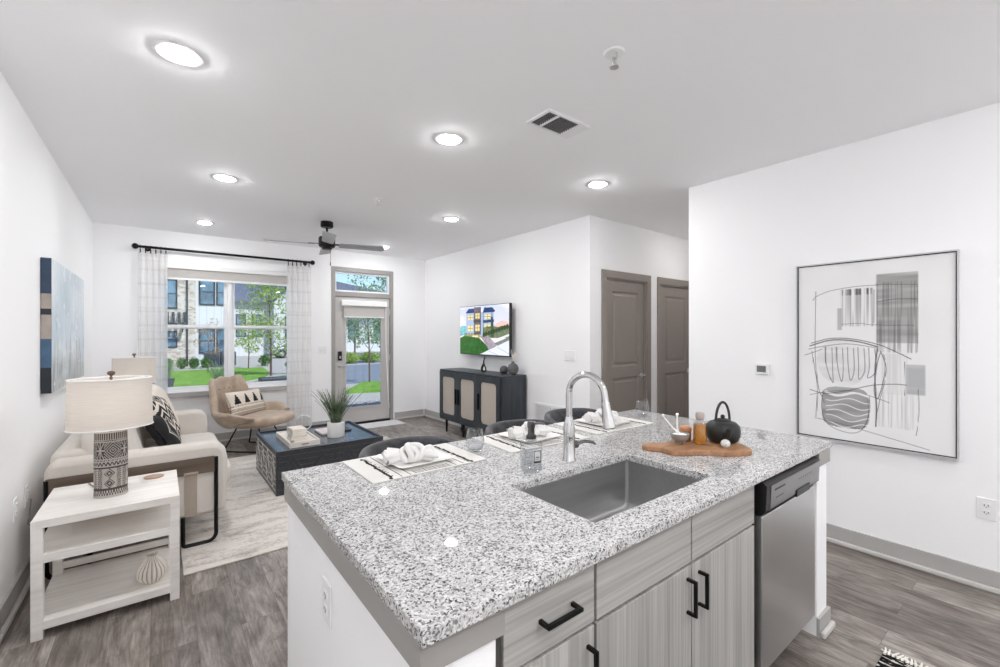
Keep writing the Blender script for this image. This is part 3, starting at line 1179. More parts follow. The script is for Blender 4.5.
poly(tv, [(.44, 1.0), (1, .70), (1, 1.0)], (226, 230, 242))
stroke(tv, [(.62, .93), (.80, 1.0)], 1.4, (170, 178, 196)); stroke(tv, [(.78, .84), (1, .96)], 1.4, (170, 178, 196))
fine = .5 * smooth_noise(th_, tw_, 60, 90, 31) + .5 * smooth_noise(th_, tw_, 26, 40, 32)
tv = tv * (1 + .40 * (fine[..., None] - .5) * (tv.mean(axis=2, keepdims=True) < 185))
for k in range(10):                                   # clipped shrubs along the path in the picture
    cxp, cyp = .52 + .05 * k, .60 - .018 * k
    blend(tv, ((((Xa - cxp) / .028) ** 2 + ((Ya - cyp) / .045) ** 2) < 1) * .85, (34, 58 + 4 * (k % 3), 30))
m_scr = attr_mat('television screen', 0.15, 0.85)
ty0, ty1, tz0, tz1, tx = 4.40, 5.586, 1.143, 1.85, XR - .12
s = thing('television', 'wall mounted flat television showing a lit house and lawn', 'television', (tx + .02, (ty0 + ty1) / 2, tz0))
MB().box(tx + .002, tx + .045, ty0, ty1, tz0, tz1, .005).build('casing', m_blackp, s)
picture('screen', (tx, ty1 - .008, tz0 + .014), (0, -(ty1 - ty0 - .016), 0), (0, 0, tz1 - tz0 - .022), tv, m_scr, s)
b = MB()
b.box(tx + .046, XR - .02, 4.90, 5.08, 1.38, 1.62, .004)
b.box(XR - .02, XR - .001, 4.82, 5.16, 1.36, 1.64, .003)
b.build('wall_bracket', m_black, s)


def wall_plate(name, label, cat, p, nrm, w_, h_, kind):
    """switch plates and outlets; p = centre on the wall, nrm = axis into the room"""
    s = thing(name, label, cat, p)
    nx, ny = nrm
    tx_, ty_ = -ny, nx
    M = Matrix(((tx_, nx, 0, p[0]), (ty_, ny, 0, p[1]), (0, 0, 1, p[2]), (0, 0, 0, 1)))   # local: x along the wall, y out, z up
    MB().box(-w_ / 2, w_ / 2, .0005, .007, -h_ / 2, h_ / 2, .003, M=M).build('cover_plate', m_white, s)
    if kind == 'outlet':
        for dz in (-.02, .02):
            MB().box(-.017, .017, .006, .0095, dz - .014, dz + .014, .004, M=M).build('socket_face', m_vinyl, s)
            k = MB()
            k.box(-.009, -.006, .0092, .0099, dz - .004, dz + .006, M=M)
            k.box(.006, .009, .0092, .0099, dz - .004, dz + .006, M=M)
            k.box(-.002, .002, .0092, .0099, dz - .010, dz - .006, M=M)
            k.build('socket_slot', m_blackp, s)
    elif kind[0] == 'switch':
        n = kind[1]
        for k in range(n):
            x = (k - (n - 1) / 2) * .046
            MB().box(x - .016, x + .016, .006, .0105, -.033, .033, .003, M=M).build('rocker', m_vinyl, s)
    return s


wall_plate('wall_outlet', 'white double outlet on the wall beneath the big abstract drawing', 'outlet', (XR, .262, .455), (-1, 0), .078, .122, 'outlet')
wall_plate('wall_outlet', 'white outlet low on the canvas wall, nearer the white side table', 'outlet', (XL, 3.47, .50), (1, 0), .078, .122, 'outlet')
wall_plate('wall_outlet', 'white outlet low on the canvas wall with a lamp cord plugged in', 'outlet', (XL, 3.72, .50), (1, 0), .078, .122, 'outlet')
wall_plate('light_switch', 'white three gang switch plate on the wall beside the television', 'switch', (XR, 3.45, 1.195), (-1, 0), .165, .118, ('switch', 3))
wall_plate('light_switch', 'white switch plate on the window wall beside the patio door', 'switch', (1.955, YB, 1.20), (0, -1), .12, .118, ('switch', 2))
s = thing('thermostat', 'small white thermostat with dark screen on the wall beside the drawing', 'thermostat', (XR, 1.43, 1.18))
MB().box(XR - .022, XR - .0005, 1.375, 1.475, 1.135, 1.215, .005).build('body', m_white, s)
MB().box(XR - .0235, XR - .021, 1.398, 1.462, 1.150, 1.200, .001).build('screen', plain('lcd grey', (112, 116, 116), .2), s)
s = thing('wall_vent', 'white return air grille low on the wall beside the black sideboard', 'vent', (XR, 3.74, .30))
MB().plate([3.46, 3.485, 3.735, 3.755, 4.02, 4.045], [.20, .225, .57, .595], {(1, 1), (3, 1)}, XR - .010, XR - .0005, 'x').build('grille_frame', m_white, s)
MB().box(XR - .003, XR - .0003, 3.48, 4.025, .22, .575).build('grille_throat', plain('grille shadow grey', (178, 178, 180), .7), s)
k = MB()
for i in range(34):
    y = 3.490 + i * .0158
    if 3.73 < y < 3.76:
        continue
    k.box(XR - .009, XR - .003, y - .003, y + .003, .222, .573)
k.build('grille_slats', m_white, s)

# ------------------------------------------------------------------ rugs and mats
def rug_mat():
    t = NT('distressed grey rug').set(0.95, 0, 0.1)
    v = t.coord()
    f = t.noise(t.coord((1.3, 4.2, 1)), 2.2, 8, 0.74, 0.5)
    g = t.noise(v, 55, 3, 0.6)
    k = t.mix(0.25, f, g)
    t.base(t.ramp(k, [(0.34, lin((138, 132, 128))), (0.43, lin((186, 179, 173))), (0.51, lin((214, 208, 201))), (0.7, lin((226, 221, 214)))]))
    t.bump(g, .3, .004)
    return t.m


o = MB().box(.11, 2.50, 3.215, 5.90, .0005, .010, .003).build('area_rug', rug_mat())
tag(o, 'large distressed pale grey area rug under the sofa and coffee table', 'rug')
o = MB().box(2.42, 3.12, 6.48, 6.86, .0005, .010, .003).build('door_mat', fabric('white mat', (226, 226, 228), .06))
tag(o, 'small pale door mat in front of the patio door', 'mat')
m_kr = NT('black white woven rug').set(.95, 0, .1)
f_ = m_kr.noise(m_kr.coord((60, 22, 1)), 1.0, 3, .6)
m_kr.base(m_kr.ramp(f_, [(.50, lin((22, 21, 21))), (.56, lin((36, 34, 34))), (.61, lin((214, 210, 204)))]))
m_kr.bump(f_, .4, .004)
s = thing('kitchen_runner', 'black and white woven runner with white fringe on the kitchen floor', 'rug', (1.6, .2, 0))
MB().box(.75, 2.575, -.12, .495, .0005, .012, .003).build('woven_field', m_kr.m, s)
fr_ = MB()
random.seed(3)
for i in range(42):
    y = -.115 + i * .0148
    pts = [(2.57, y, .008), (2.600, y + random.uniform(-.006, .006), .006), (2.630 + random.uniform(-.004, .010), y + random.uniform(-.012, .012), .004)]
    fr_.tube(pts, [.0045, .005, .003], 6)
    fr_.tube([(2.598, y, .007), (2.602, y + .0148, .007)], .0035, 6)
fr_.build('fringe', fabric('white cotton fringe', (236, 233, 226), .05), s, 60)

# ------------------------------------------------------------------ island
IX0, IX1, IY0, IY1, CT, CB = .37, 2.64, .70, 1.85, .915, .885
SX0, SX1, SY0, SY1 = .972, 1.640, .81, 1.190
o = MB().plate([IX0, SX0, SX1, IX1], [IY0, SY0, SY1, IY1], {(1, 1)}, CB, CT, 'z').build('island_countertop', m_granite, bevel=.003)
tag(o, 'white and black speckled granite countertop of the kitchen island', 'countertop')
struct(MB().box(.388, .56, .735, 1.83, 0, CB - .001).build('wall_island_end', m_wall))
struct(MB().box(2.48, 2.62, .72, 1.80, 0, CB - .001).build('wall_island_post', m_wall))
struct(MB().box(.56, 2.48, 1.40, 1.50, 0, CB - .001).build('wall_island_back', m_wall))
t_ = MB()
t_.box(.376, .3875, .735, 1.83, .815, CB - .001)
t_.box(.376, .575, .722, .735, .815, CB - .001)
struct(t_.build('trim_1', m_apron))
t_ = MB()
t_.box(2.476, 2.632, .708, .720, .815, CB - .001)
t_.box(2.62, 2.632, .72, 1.80, .815, CB - .001)
struct(t_.build('trim_2', m_apron))
baseboard('baseboard_island_end', (.388, .735), (.388, 1.83), (-1, 0))
baseboard('baseboard_island_post', (2.478, .72), (2.634, .72), (0, -1), .09)
wall_plate('wall_outlet', 'white outlet on the white end wall of the kitchen island', 'outlet', (.388, 1.315, .668), (-1, 0), .078, .122, 'outlet')


def pull(mb, x0, z0, x1, z1, y):
    """square bar pull between two feet"""
    t = .0045
    if abs(x1 - x0) > abs(z1 - z0):
        mb.box(x0 - t, x1 + t, y - .034, y - .023, z0 - t, z0 + t, .001)
        for x in (x0, x1):
            mb.box(x - t, x + t, y - .024, y, z0 - t, z0 + t)
    else:
        mb.box(x0 - t, x0 + t, y - .034, y - .023, z0 - t, z1 + t, .001)
        for z in (z0, z1):
            mb.box(x0 - t, x0 + t, y - .024, y, z - t, z + t)


FY = .735


def cab_box(name, label, x0, x1):
    s = thing(name, label, 'cabinet', ((x0 + x1) / 2, 1.0, 0))
    b = MB()
    p = .016
    b.box(x0, x0 + p, FY + .021, 1.39, .10, CB - .002)
    b.box(x1 - p, x1, FY + .021, 1.39, .10, CB - .002)
    b.box(x0 + p, x1 - p, FY + .021, 1.39, .10, .116)
    b.box(x0 + p, x1 - p, 1.374, 1.39, .116, CB - .002)
    b.box(x0 + p, x1 - p, FY + .021, FY + .04, .693, .715)
    b.box(x0 + p, x1 - p, FY + .021, FY + .04, CB - .03, CB - .002)
    b.build('carcass', m_cabbox, s)
    MB().box(x0, x1, FY + .075, FY + .09, 0, .10).build('toe_kick', m_toe, s)
    return s


s = cab_box('base_cabinet', 'narrow grey wood grain base cabinet with one drawer above a door, at the island end', .578, .882)
q = MB().box(.582, .878, FY, FY + .019, .713, .868, .0015).build('drawer', m_cabh, s)
b = MB(); pull(b, .688, .790, .795, .790, FY); b.build('handle', m_black, q)
q = MB().box(.582, .878, FY, FY + .019, .105, .704, .0015).build('door', m_cabv, s)
b = MB(); pull(b, .852, .55, .852, .66, FY); b.build('handle', m_black, q)
s = cab_box('sink_cabinet', 'wide grey wood grain sink cabinet with two false drawer fronts and two doors', .884, 1.832)
for a, b_, hx in ((.888, 1.3535, 1.330), (1.3605, 1.827, 1.402)):
    MB().box(a, b_, FY, FY + .019, .712, .868, .0015).build('false_front', m_cabh, s)
    q = MB().box(a, b_, FY, FY + .019, .105, .702, .0015).build('door', m_cabv, s)
    b = MB(); pull(b, hx, .56, hx, .665, FY); b.build('handle', m_black, q)
struct(MB().box(.560, .5765, FY + .004, FY + .3, .10, CB - .002).build('trim_3', m_cabbox))
struct(MB().box(1.8335, 1.862, FY + .06, FY + .3, .0, CB - .002).build('trim_4', m_toe))

# dishwasher
s = thing('dishwasher', 'stainless steel dishwasher with dark control strip at the end of the island', 'dishwasher', (2.17, 1.0, 0))
MB().box(1.872, 2.466, FY + .02, 1.385, .09, .875).build('tub', m_toe, s)
MB().box(1.870, 2.468, FY - .012, FY + .02, .105, .728, .004).build('door', m_steel, s)
c = MB()
# control strip with a pocket handle
c.prism([(FY + .02, .735), (FY - .010, .735), (FY - .026, .752), (FY - .030, .852), (FY - .012, .866), (FY + .02, .868)], 'x', 1.866, 2.472)
cp = c.build('control_panel', m_blackp, s)
m_panel = steel('dark stainless panel', .34, .34, (3, 3, 120))
p_ = MB()
p_.prism([(FY - .0275, .757), (FY - .0285, .757), (FY - .0317, .848), (FY - .0305, .848)], 'x', 1.905, 2.464)
p_.build('face_panel', m_panel, cp)
MB().box(2.17, 2.33, FY - .034, FY - .024, .742, .774, .004).build('handle_pocket', m_blackp, cp)
k = MB()
k.box(1.94, 2.045, FY - .0322, FY - .031, .822, .828)
for i in range(5):
    k.box(1.955 + i * .017, 1.963 + i * .017, FY - .0312, FY - .030, .790, .793)
for i in range(7):
    k.box(2.20 + i * .025, 2.207 + i * .025, FY - .0318, FY - .0308, .815, .818)
k.build('panel_marks', m_blackp, cp)
MB().box(1.875, 2.463, FY + .055, FY + .07, .0, .098).build('kick_plate', m_blackp, s)

# sink
s = thing('kitchen_sink', 'rectangular stainless undermount sink set into the granite island', 'sink', ((SX0 + SX1) / 2, (SY0 + SY1) / 2, .66))
bm = MB()
x0, x1, y0, y1, zt, zb = SX0 - .004, SX1 + .004, SY0 - .004, SY1 + .004, CB - .001, .675


def rrect(x0, x1, y0, y1, r, z, n=6):
    out = []
    for (cx, cy, a0) in ((x1 - r, y1 - r, 0), (x0 + r, y1 - r, 90), (x0 + r, y0 + r, 180), (x1 - r, y0 + r, 270)):
        for k in range(n + 1):
            a = R(a0 + 90 * k / n)
            out.append((cx + r * math.cos(a), cy + r * math.sin(a), z))
    return out


rings = [rrect(x0 - .015, x1 + .015, y0 - .015, y1 + .015, .02, zt), rrect(x0, x1, y0, y1, .016, zt), rrect(x0, x1, y0, y1, .016, zb + .03),
         rrect(x0 + .004, x1 - .004, y0 + .004, y1 - .004, .018, zb + .012), rrect(x0 + .016, x1 - .016, y0 + .016, y1 - .016, .02, zb + .002),
         rrect(x0 + .04, x1 - .04, y0 + .04, y1 - .04, .03, zb)]
n = len(rings[0])
V = [p for r_ in rings for p in r_]
F = []
for i in range(len(rings) - 1):
    for k in range(n):
        l = (k + 1) % n
        F.append((i * n + k, i * n + l, (i + 1) * n + l, (i + 1) * n + k))
F.append(tuple((len(rings) - 1) * n + k for k in range(n)))
bm.add(V, F)
bm.build('basin', m_sink, s, 40)
MB().lathe([(0, .0005), (.020, .001), (.036, .006), (.044, .007), (.046, .0015), (0, .0)], (1.30, 1.0, zb), 28).build('drain', m_chrome, s, 40)

# faucet
fx_, fy_ = 1.362, 1.276
s = thing('faucet', 'tall chrome gooseneck faucet with pull down head behind the sink', 'faucet', (fx_, fy_, CT))
MB().lathe([(0, 0), (.029, 0), (.029, .006), (.0255, .012), (.025, .10), (.0255, .135), (.019, .165), (.0145, .185), (0, .185)], (fx_, fy_, CT), 28).build('body', m_chrome, s, 40)
pts = [(fx_, fy_, CT + .18), (fx_, fy_, CT + .275)]
rr = .084
cz = CT + .283
for k in range(0, 15):
    a = R(180 * k / 14 * .985)
    pts.append((fx_ + .012 * (1 - math.cos(a)), fy_ - rr * (1 - math.cos(a)), cz + rr * math.sin(a)))
last = Vector(pts[-1])
dr = (Vector(pts[-1]) - Vector(pts[-2])).normalized()
pts.append(tuple(last + dr * .03))
MB().tube(pts, .0135, 16).build('neck', m_chrome, s, 60)
p0 = last + dr * .022
MB().tube([p0, p0 + dr * .006, p0 + dr * .02, p0 + dr * .075, p0 + dr * .100, p0 + dr * .105], [.0145, .0165, .0165, .024, .0265, .022], 20).build('spray_head', m_chrome, s, 40)
h = MB()
h.cyl((fx_ + .018, fy_, CT + .062), (fx_ + .046, fy_, CT + .062), .0165, n=18)
h.tube([(fx_ + .040, fy_, CT + .064), (fx_ + .085, fy_ - .010, CT + .070), (fx_ + .125, fy_ - .018, CT + .062), (fx_ + .140, fy_ - .022, CT + .052)], [.011, .0105, .010, .007], 12, sx=.7, sy=1.1)
h.build('lever', m_gun, s, 40)

# soap bottle
m_clear = thin_glass('clear glassware', (.90, .91, .92), 1.45, 0.02, 2.2)
sx_, sy_ = 1.135, 1.262
s = thing('soap_dispenser', 'square clear soap bottle with gunmetal pump beside the sink', 'soap dispenser', (sx_, sy_, CT))
M = Matrix.Translation((sx_, sy_, CT)) @ Matrix.Rotation(R(-18), 4, 'Z')
MB().box(-.038, .038, -.027, .027, .001, .122, .010, 3, M=M).build('bottle', m_clear, s, 40)
MB().box(-.034, .034, -.023, .023, .006, .085, .008, 3, M=M).build('liquid_soap', thin_glass('clear soap', (.90, .91, .92), 1.33, 0, .6), s, 40)
MB().lathe([(.022, .122), (.019, .128), (.019, .136), (.0, .136)], (sx_, sy_, CT), 24).build('neck', m_clear, s, 40)
p_ = MB()
p_.lathe([(0, .128), (.018, .128), (.020, .131), (.020, .141), (.0135, .146), (.0125, .168), (.0155, .172), (.0155, .190), (.010, .195), (0, .195)], (sx_, sy_, CT), 24)
p_.tube([(sx_ + .008, sy_ - .004, CT + .186), (sx_ + .034, sy_ - .016, CT + .186), (sx_ + .048, sy_ - .023, CT + .181)], [.0055, .005, .004], 10)
p_.build('pump', m_gun, s, 40)
l_ = MB()
l_.box(-.004, .030, -.0292, -.0276, .038, .090, .0005, M=M)
lb = l_.build('label', plain('silver grey label', (206, 208, 208), .4, var=.03), s)
k = MB()
for a, b_, c_, d_ in ((-.002, .028, .084, .088), (-.002, .028, .040, .048), (-.002, .001, .040, .088), (.025, .028, .040, .088), (.006, .020, .060, .064), (.004, .022, .054, .056)):
    k.box(a, b_, -.0298, -.0291, c_, d_, M=M)
k.build('label_border', m_gun, lb)

# ------------------------------------------------------------------ place settings
m_linen = fabric('white linen', (226, 225, 223), .03, 700, .9, .15)
m_pmat = fabric('white woven placemat', (218, 216, 212), .04, 900, .9, .3)
m_yarn = plain('black yarn', (30, 29, 29), .9)
m_china = plain('white china', (243, 242, 240), .18, var=.01)


def placemat(x0, x1, y0, y1, rz, label):
    cx, cy = (x0 + x1) / 2, (y0 + y1) / 2
    s = thing('placemat', label, 'placemat', (cx, cy, CT), rz, group='placemats on the island')
    w, h = (x1 - x0) / 2, (y1 - y0) / 2
    MB().box(-w, w, -h, h, .0005, .0045, .0015).build('woven_mat', m_pmat, s, local=True)
    rnd = random.Random(int(x0 * 100))
    for sg in (-1, 1):
        # chunky tassel stripe, then two thin stitched lines
        st = MB()
        x = sg * (w - .075)
        k = -h + .012
        while k < h - .02:
            st.ball((x + rnd.uniform(-.004, .004), k, .0048), .0075, .0112, .0025, nu=8, nv=4)
            if rnd.random() < .7:
                st.tube([(x, k, .005), (x - sg * .018, k + .006, .005)], .0012, 4)
            k += .021
        st.build('tassel_stripe', m_yarn, s, local=True)
        for xx in (.115, .150):
            st = MB()
            k = -h + .008
            while k < h - .02:
                st.box(sg * (w - xx) - .0012, sg * (w - xx) + .0012, k, k + .0165, .0044, .0052 if int(k * 1000) % 2 else .0056)
                k += .0165
            st.build('stitched_line', m_yarn, s, local=True)
    for yy in (.016, .030, .044):
        st = MB()
        st.box(-w + .17, w - .17, -h + yy - .0012, -h + yy + .0012, .0030, .0047)
        k = -w + .17
        while k < w - .17:
            st.box(k, k + .008, -h + yy - .0018, -h + yy + .0018, .0040, .0055)
            k += .015
        st.build('dotted_line', m_yarn, s, local=True)
    return s


def plate_thing(cx, cy, rz, label):
    M = Matrix.Translation((cx, cy, CT + .005)) @ Matrix.Rotation(rz, 4, 'Z')
    b = MB()
    def rr(k, z, r):
        return [tuple(M @ Vector((p[0], p[1], z))) for p in rrect(-k, k, -k, k, r, 0, 5)]
    R_ = [rr(.085, 0.0, .03), rr(.092, .003, .03), rr(.122, .011, .03), rr(.124, .013, .03), rr(.120, .013, .03), rr(.092, .006, .03), rr(.085, .0045, .03)]
    n = len(R_[0])
    V = [p for r in R_ for p in r]
    F = [tuple(range(n - 1, -1, -1))]
    for i in range(len(R_) - 1):
        for k in range(n):
            l = (k + 1) % n
            F.append((i * n + k, i * n + l, (i + 1) * n + l, (i + 1) * n + k))
    F.append(tuple((len(R_) - 1) * n + k for k in range(n)))
    b.add(V, F)
    o = b.build('dinner_plate', m_china, smooth=50)
    return tag(o, label, 'plate', 'square plates on the placemats')


def napkin(cx, cy, rz, label, seed):
    s = thing('napkin', label, 'napkin', (cx, cy, CT + .012), rz, group='knotted napkins')
    rnd = random.Random(seed)
    b = MB()
    for sg, L, ww in ((-1, .085, .036), (1, .070, .060)):
        ph = rnd.random() * 6

        def fan(u, v, sg=sg, L=L, ww=ww, ph=ph):
            a = 2 * pi * v
            rx = .016 + (ww - .016) * u ** .8
            rzv = .020 + .012 * u
            fold = 1 + (.16 * u) * math.sin(5 * a + ph) + .07 * math.sin(9 * a + 2 * ph) * u
            y = rx * math.cos(a) * fold
            z = .026 + rzv * math.sin(a) * fold + .014 * u * (1 - u)
            return (sg * (.018 + L * u + .010 * u * math.sin(3 * a + ph)), y, max(.0015, z))
        b.grid(fan, 18, 48, closev=True)
        b.ball((sg * (.018 + L * .97), 0, .03), .010, ww * .86, .026, .8, .8, 20, 8)
    # knot: three soft loops wrapped round the gather
    for k in range(4):
        yaw = R(-48 + 31 * k)
        rad = .031 + .005 * (k % 2)
        pts = []
        for t in np.linspace(0, 2 * pi, 29)[:-1]:
            p = Vector((.010 * math.sin(2 * t + k), rad * math.cos(t), (.031 + .006 * (k % 2)) + rad * .78 * math.sin(t)))
            p = Matrix.Rotation(yaw, 3, 'Z') @ p
            p.x += (k - 1.5) * .010
            p.z = max(.012, p.z)
            pts.append(p)
        b.tube(pts, .0125, 10, True)
    b.build('linen_cloth', m_linen, s, 70, local=True)
    return s


m_wine = thin_glass('wine glass', (.95, .955, .96), 1.35, .0, 1.7)


def tumbler(x, y, label):
    prof = [(0, .004), (.026, .002), (.032, .010), (.040, .035), (.042, .055), (.037, .085), (.033, .102), (.0315, .1025), (.0355, .085), (.040, .055), (.038, .036), (.030, .014), (0, .010)]
    o = MB().lathe(prof, (x, y, CT + .001), 32, cap=False).build('wine_glass', m_wine, smooth=70)
    return tag(o, label, 'glass', 'stemless glasses on the island')


for cx, rz, lab in ((.845, 0.0, 'nearest the granite end, with a knotted napkin on it'), (1.495, -.05, 'between the faucet and the stool at the middle'), (2.075, -.02, 'behind the faucet head, farthest along the island')):
    placemat(cx - .25, cx + .25, 1.495, 1.835, rz, 'white placemat with black stitched stripes ' + lab)
for cx, lab in ((.845, 'on the placemat nearest the island end'), (1.495, 'on the middle placemat behind the soap bottle'), (2.075, 'on the farthest placemat by the hall doors')):
    plate_thing(cx, 1.675, .04, 'square white plate under a napkin ' + lab)
napkin(.81, 1.635, R(-14), 'white napkin tied in a knot on the plate nearest the island end', 1)
napkin(1.475, 1.66, R(-8), 'white napkin tied in a knot behind the soap bottle', 2)
napkin(2.075, 1.685, R(-10), 'white napkin tied in a knot behind the faucet head', 3)
tumbler(1.125, 1.63, 'empty stemless glass beside the nearest placemat')
tumbler(2.455, 1.66, 'empty stemless glass beyond the farthest placemat, by the cutting board')

# cutting board and what stands on it
bz0, bz1 = CT, CT + .022
outl = [(1.765, 1.045), (1.790, 1.015), (1.845, .992), (1.905, .945), (1.930, .895), (1.975, .862), (2.035, .842), (2.062, .838), (2.100, .868), (2.140, .912), (2.170, .955), (2.150, 1.000),
        (2.090, 1.060), (2.035, 1.105), (1.965, 1.150), (1.900, 1.148), (1.868, 1.150), (1.842, 1.172), (1.815, 1.195), (1.775, 1.200), (1.748, 1.185), (1.745, 1.155), (1.768, 1.125), (1.782, 1.100), (1.768, 1.072)]
bb = MB().prism(outl, 'z', bz0, bz1)
m_board = woodgrain('walnut board', (112, 76, 52), (196, 150, 112), (10, 60, 30), .5, (.25, .75), .15)
o = bb.build('cutting_board', m_board, bevel=.004)
tag(o, 'live edge brown wooden cutting board with a rounded handle on the island', 'cutting board')

# iron kettle
kx, ky = 2.102, .985
m_iron = plain('cast iron', (46, 48, 47), .42, .35, .5, .15, 120, .25)
s = thing('teapot', 'dark cast iron teapot with upright loop handle on the cutting board', 'teapot', (kx, ky, bz1))
MB().lathe([(0, .001), (.045, .001), (.066, .012), (.075, .036), (.076, .058), (.071, .080), (.058, .094), (.040, .100), (0, .101)], (kx, ky, bz1), 40).build('body', m_iron, s, 60)
MB().lathe([(0, .112), (.020, .111), (.036, .104), (.039, .100), (0, .099)], (kx, ky, bz1), 32).build('lid', m_iron, s, 50)
MB().ball((kx, ky, bz1 + .120), .010, .010, .010, nu=16, nv=10).build('lid_knob', m_iron, s, 180)
hx_ = Vector((.80, -.60, 0))
hp = []
for t in np.linspace(0, pi, 21):
    k = math.cos(t)
    hp.append(Vector((kx, ky, bz1 + .088)) + hx_ * (.033 * k * (1 - .06 * math.sin(t))) + Vector((0, 0, .100 * math.sin(t) ** .8)))
MB().tube(hp, .0062, 10, sx=1.0, sy=.9).build('loop_handle', m_iron, s, 60)
sp_d = Vector((-.77, -.64, 0))
MB().tube([Vector((kx, ky, bz1 + .045)) + sp_d * .062, Vector((kx, ky, bz1 + .060)) + sp_d * .088, Vector((kx, ky, bz1 + .082)) + sp_d * .102, Vector((kx, ky, bz1 + .088)) + sp_d * .108], [.020, .014, .010, .0095], 14).build('spout', m_iron, s, 60)

o = MB().ball((2.000, .925, bz1 + .019), .022, .020, .019, nu=24, nv=14).build('marble_egg', plain('grey veined marble', (206, 206, 206), .4, var=.2, scale=70), smooth=180)
tag(o, 'small rounded pale stone ball on the board in front of the teapot', 'stone')

# honey bottle
bx_, by_ = 1.985, 1.035
m_amber = NT('amber syrup').set(.05, 0, .5)
m_amber.base(lin((240, 168, 60)))
m_amber.b.inputs['Transmission Weight'].default_value = .75
m_amber.b.inputs['IOR'].default_value = 1.36
s = thing('syrup_bottle', 'clear glass bottle of amber syrup with a pale stopper on the cutting board', 'bottle', (bx_, by_, bz1))
MB().lathe([(0, .001), (.028, .001), (.030, .006), (.030, .085), (.026, .098), (.017, .106), (.0155, .114), (.017, .118), (.0155, .118), (.0, .118)], (bx_, by_, bz1), 32).build('glass_body', m_clear, s, 40)
MB().lathe([(0, .004), (.0275, .004), (.0275, .084), (.024, .094), (0, .094)], (bx_, by_, bz1), 28).build('syrup', m_amber.m, s, 40)
MB().lathe([(0, .110), (.0145, .110), (.0145, .118), (.019, .119), (.019, .140), (.017, .144), (0, .145)], (bx_, by_, bz1), 24).build('stopper', plain('pale taupe stopper', (176, 164, 158), .6), s, 40)

# silver bowl with spoon
m_pewter = plain('pewter', (158, 156, 154), .38, .35)
ox, oy = 1.905, 1.090
s = thing('salt_bowl', 'small silver footed bowl of white salt on the cutting board', 'bowl', (ox, oy, bz1))
MB().lathe([(0, .012), (.018, .012), (.034, .022), (.041, .036), (.043, .050), (.041, .0505), (.038, .036), (.030, .024), (0, .018)], (ox, oy, bz1), 32, cap=False).build('bowl', m_pewter, s, 50)
MB().ball((ox, oy, bz1 + .040), .036, .036, .010, nu=20, nv=8).build('salt', plain('salt', (246, 246, 246), .9, bump=.3, scale=300), s, 180)
for k in range(3):
    a = R(90 + 120 * k)
    MB().ball((ox + .020 * math.cos(a), oy + .020 * math.sin(a), bz1 + .008), .007, .007, .0075, nu=12, nv=8).build('foot', m_pewter, s, 180)
v_ = Vector((-.72, .45, 0)).normalized()
pb = Vector((ox, oy, bz1 + .051))
o = MB().tube([pb + v_ * .003, pb + v_ * .030 + Vector((0, 0, .022)), pb + v_ * .070 + Vector((0, 0, .068)), pb + v_ * .078 + Vector((0, 0, .079))], [.006, .004, .0032, .0032], 10)
o.ball(tuple(pb + v_ * .080 + Vector((0, 0, .083))), .0072, .0072, .0072, nu=12, nv=8)
o = o.build('salt_spoon', m_china, smooth=60)
tag(o, 'slim white ball ended spoon leaning out of the silver bowl', 'spoon')
jx, jy = 1.985, 1.105
s = thing('spice_jar', 'small brown jar with tan wooden lid behind the silver bowl', 'jar', (jx, jy, bz1))
MB().lathe([(0, .001), (.022, .001), (.026, .010), (.026, .040), (.022, .048), (0, .048)], (jx, jy, bz1), 28).build('jar_body', plain('brown glazed jar', (150, 104, 74), .3), s, 50)
MB().lathe([(0, .048), (.026, .048), (.028, .052), (.026, .066), (.015, .072), (0, .073)], (jx, jy, bz1), 28).build('wooden_lid', plain('tan wood lid', (196, 140, 100), .5), s, 50)
q = MB().tube([(jx - .008, jy + .032, bz1 + .008), (jx - .012, jy + .036, bz1 + .07), (jx - .012, jy + .036, bz1 + .118)], [.0055, .004, .0035], 10)
q.ball((jx - .012, jy + .036, bz1 + .122), .0075, .0075, .0075, nu=12, nv=8)
q = q.build('honey_stick', m_china, smooth=60)
tag(q, 'upright white ball ended stick behind the wooden lidded jar', 'stick')

# ------------------------------------------------------------------ counter stools
m_velvet = NT('charcoal velvet').set(.85, 0, .2)
f_ = m_velvet.noise(m_velvet.coord(), 14, 5, .65)
m_velvet.base(m_velvet.ramp(f_, [(.3, lin((50, 51, 54))), (.7, lin((96, 97, 101)))]))
m_velvet.b.inputs['Sheen Weight'].default_value = .25
m_velvet = m_velvet.m


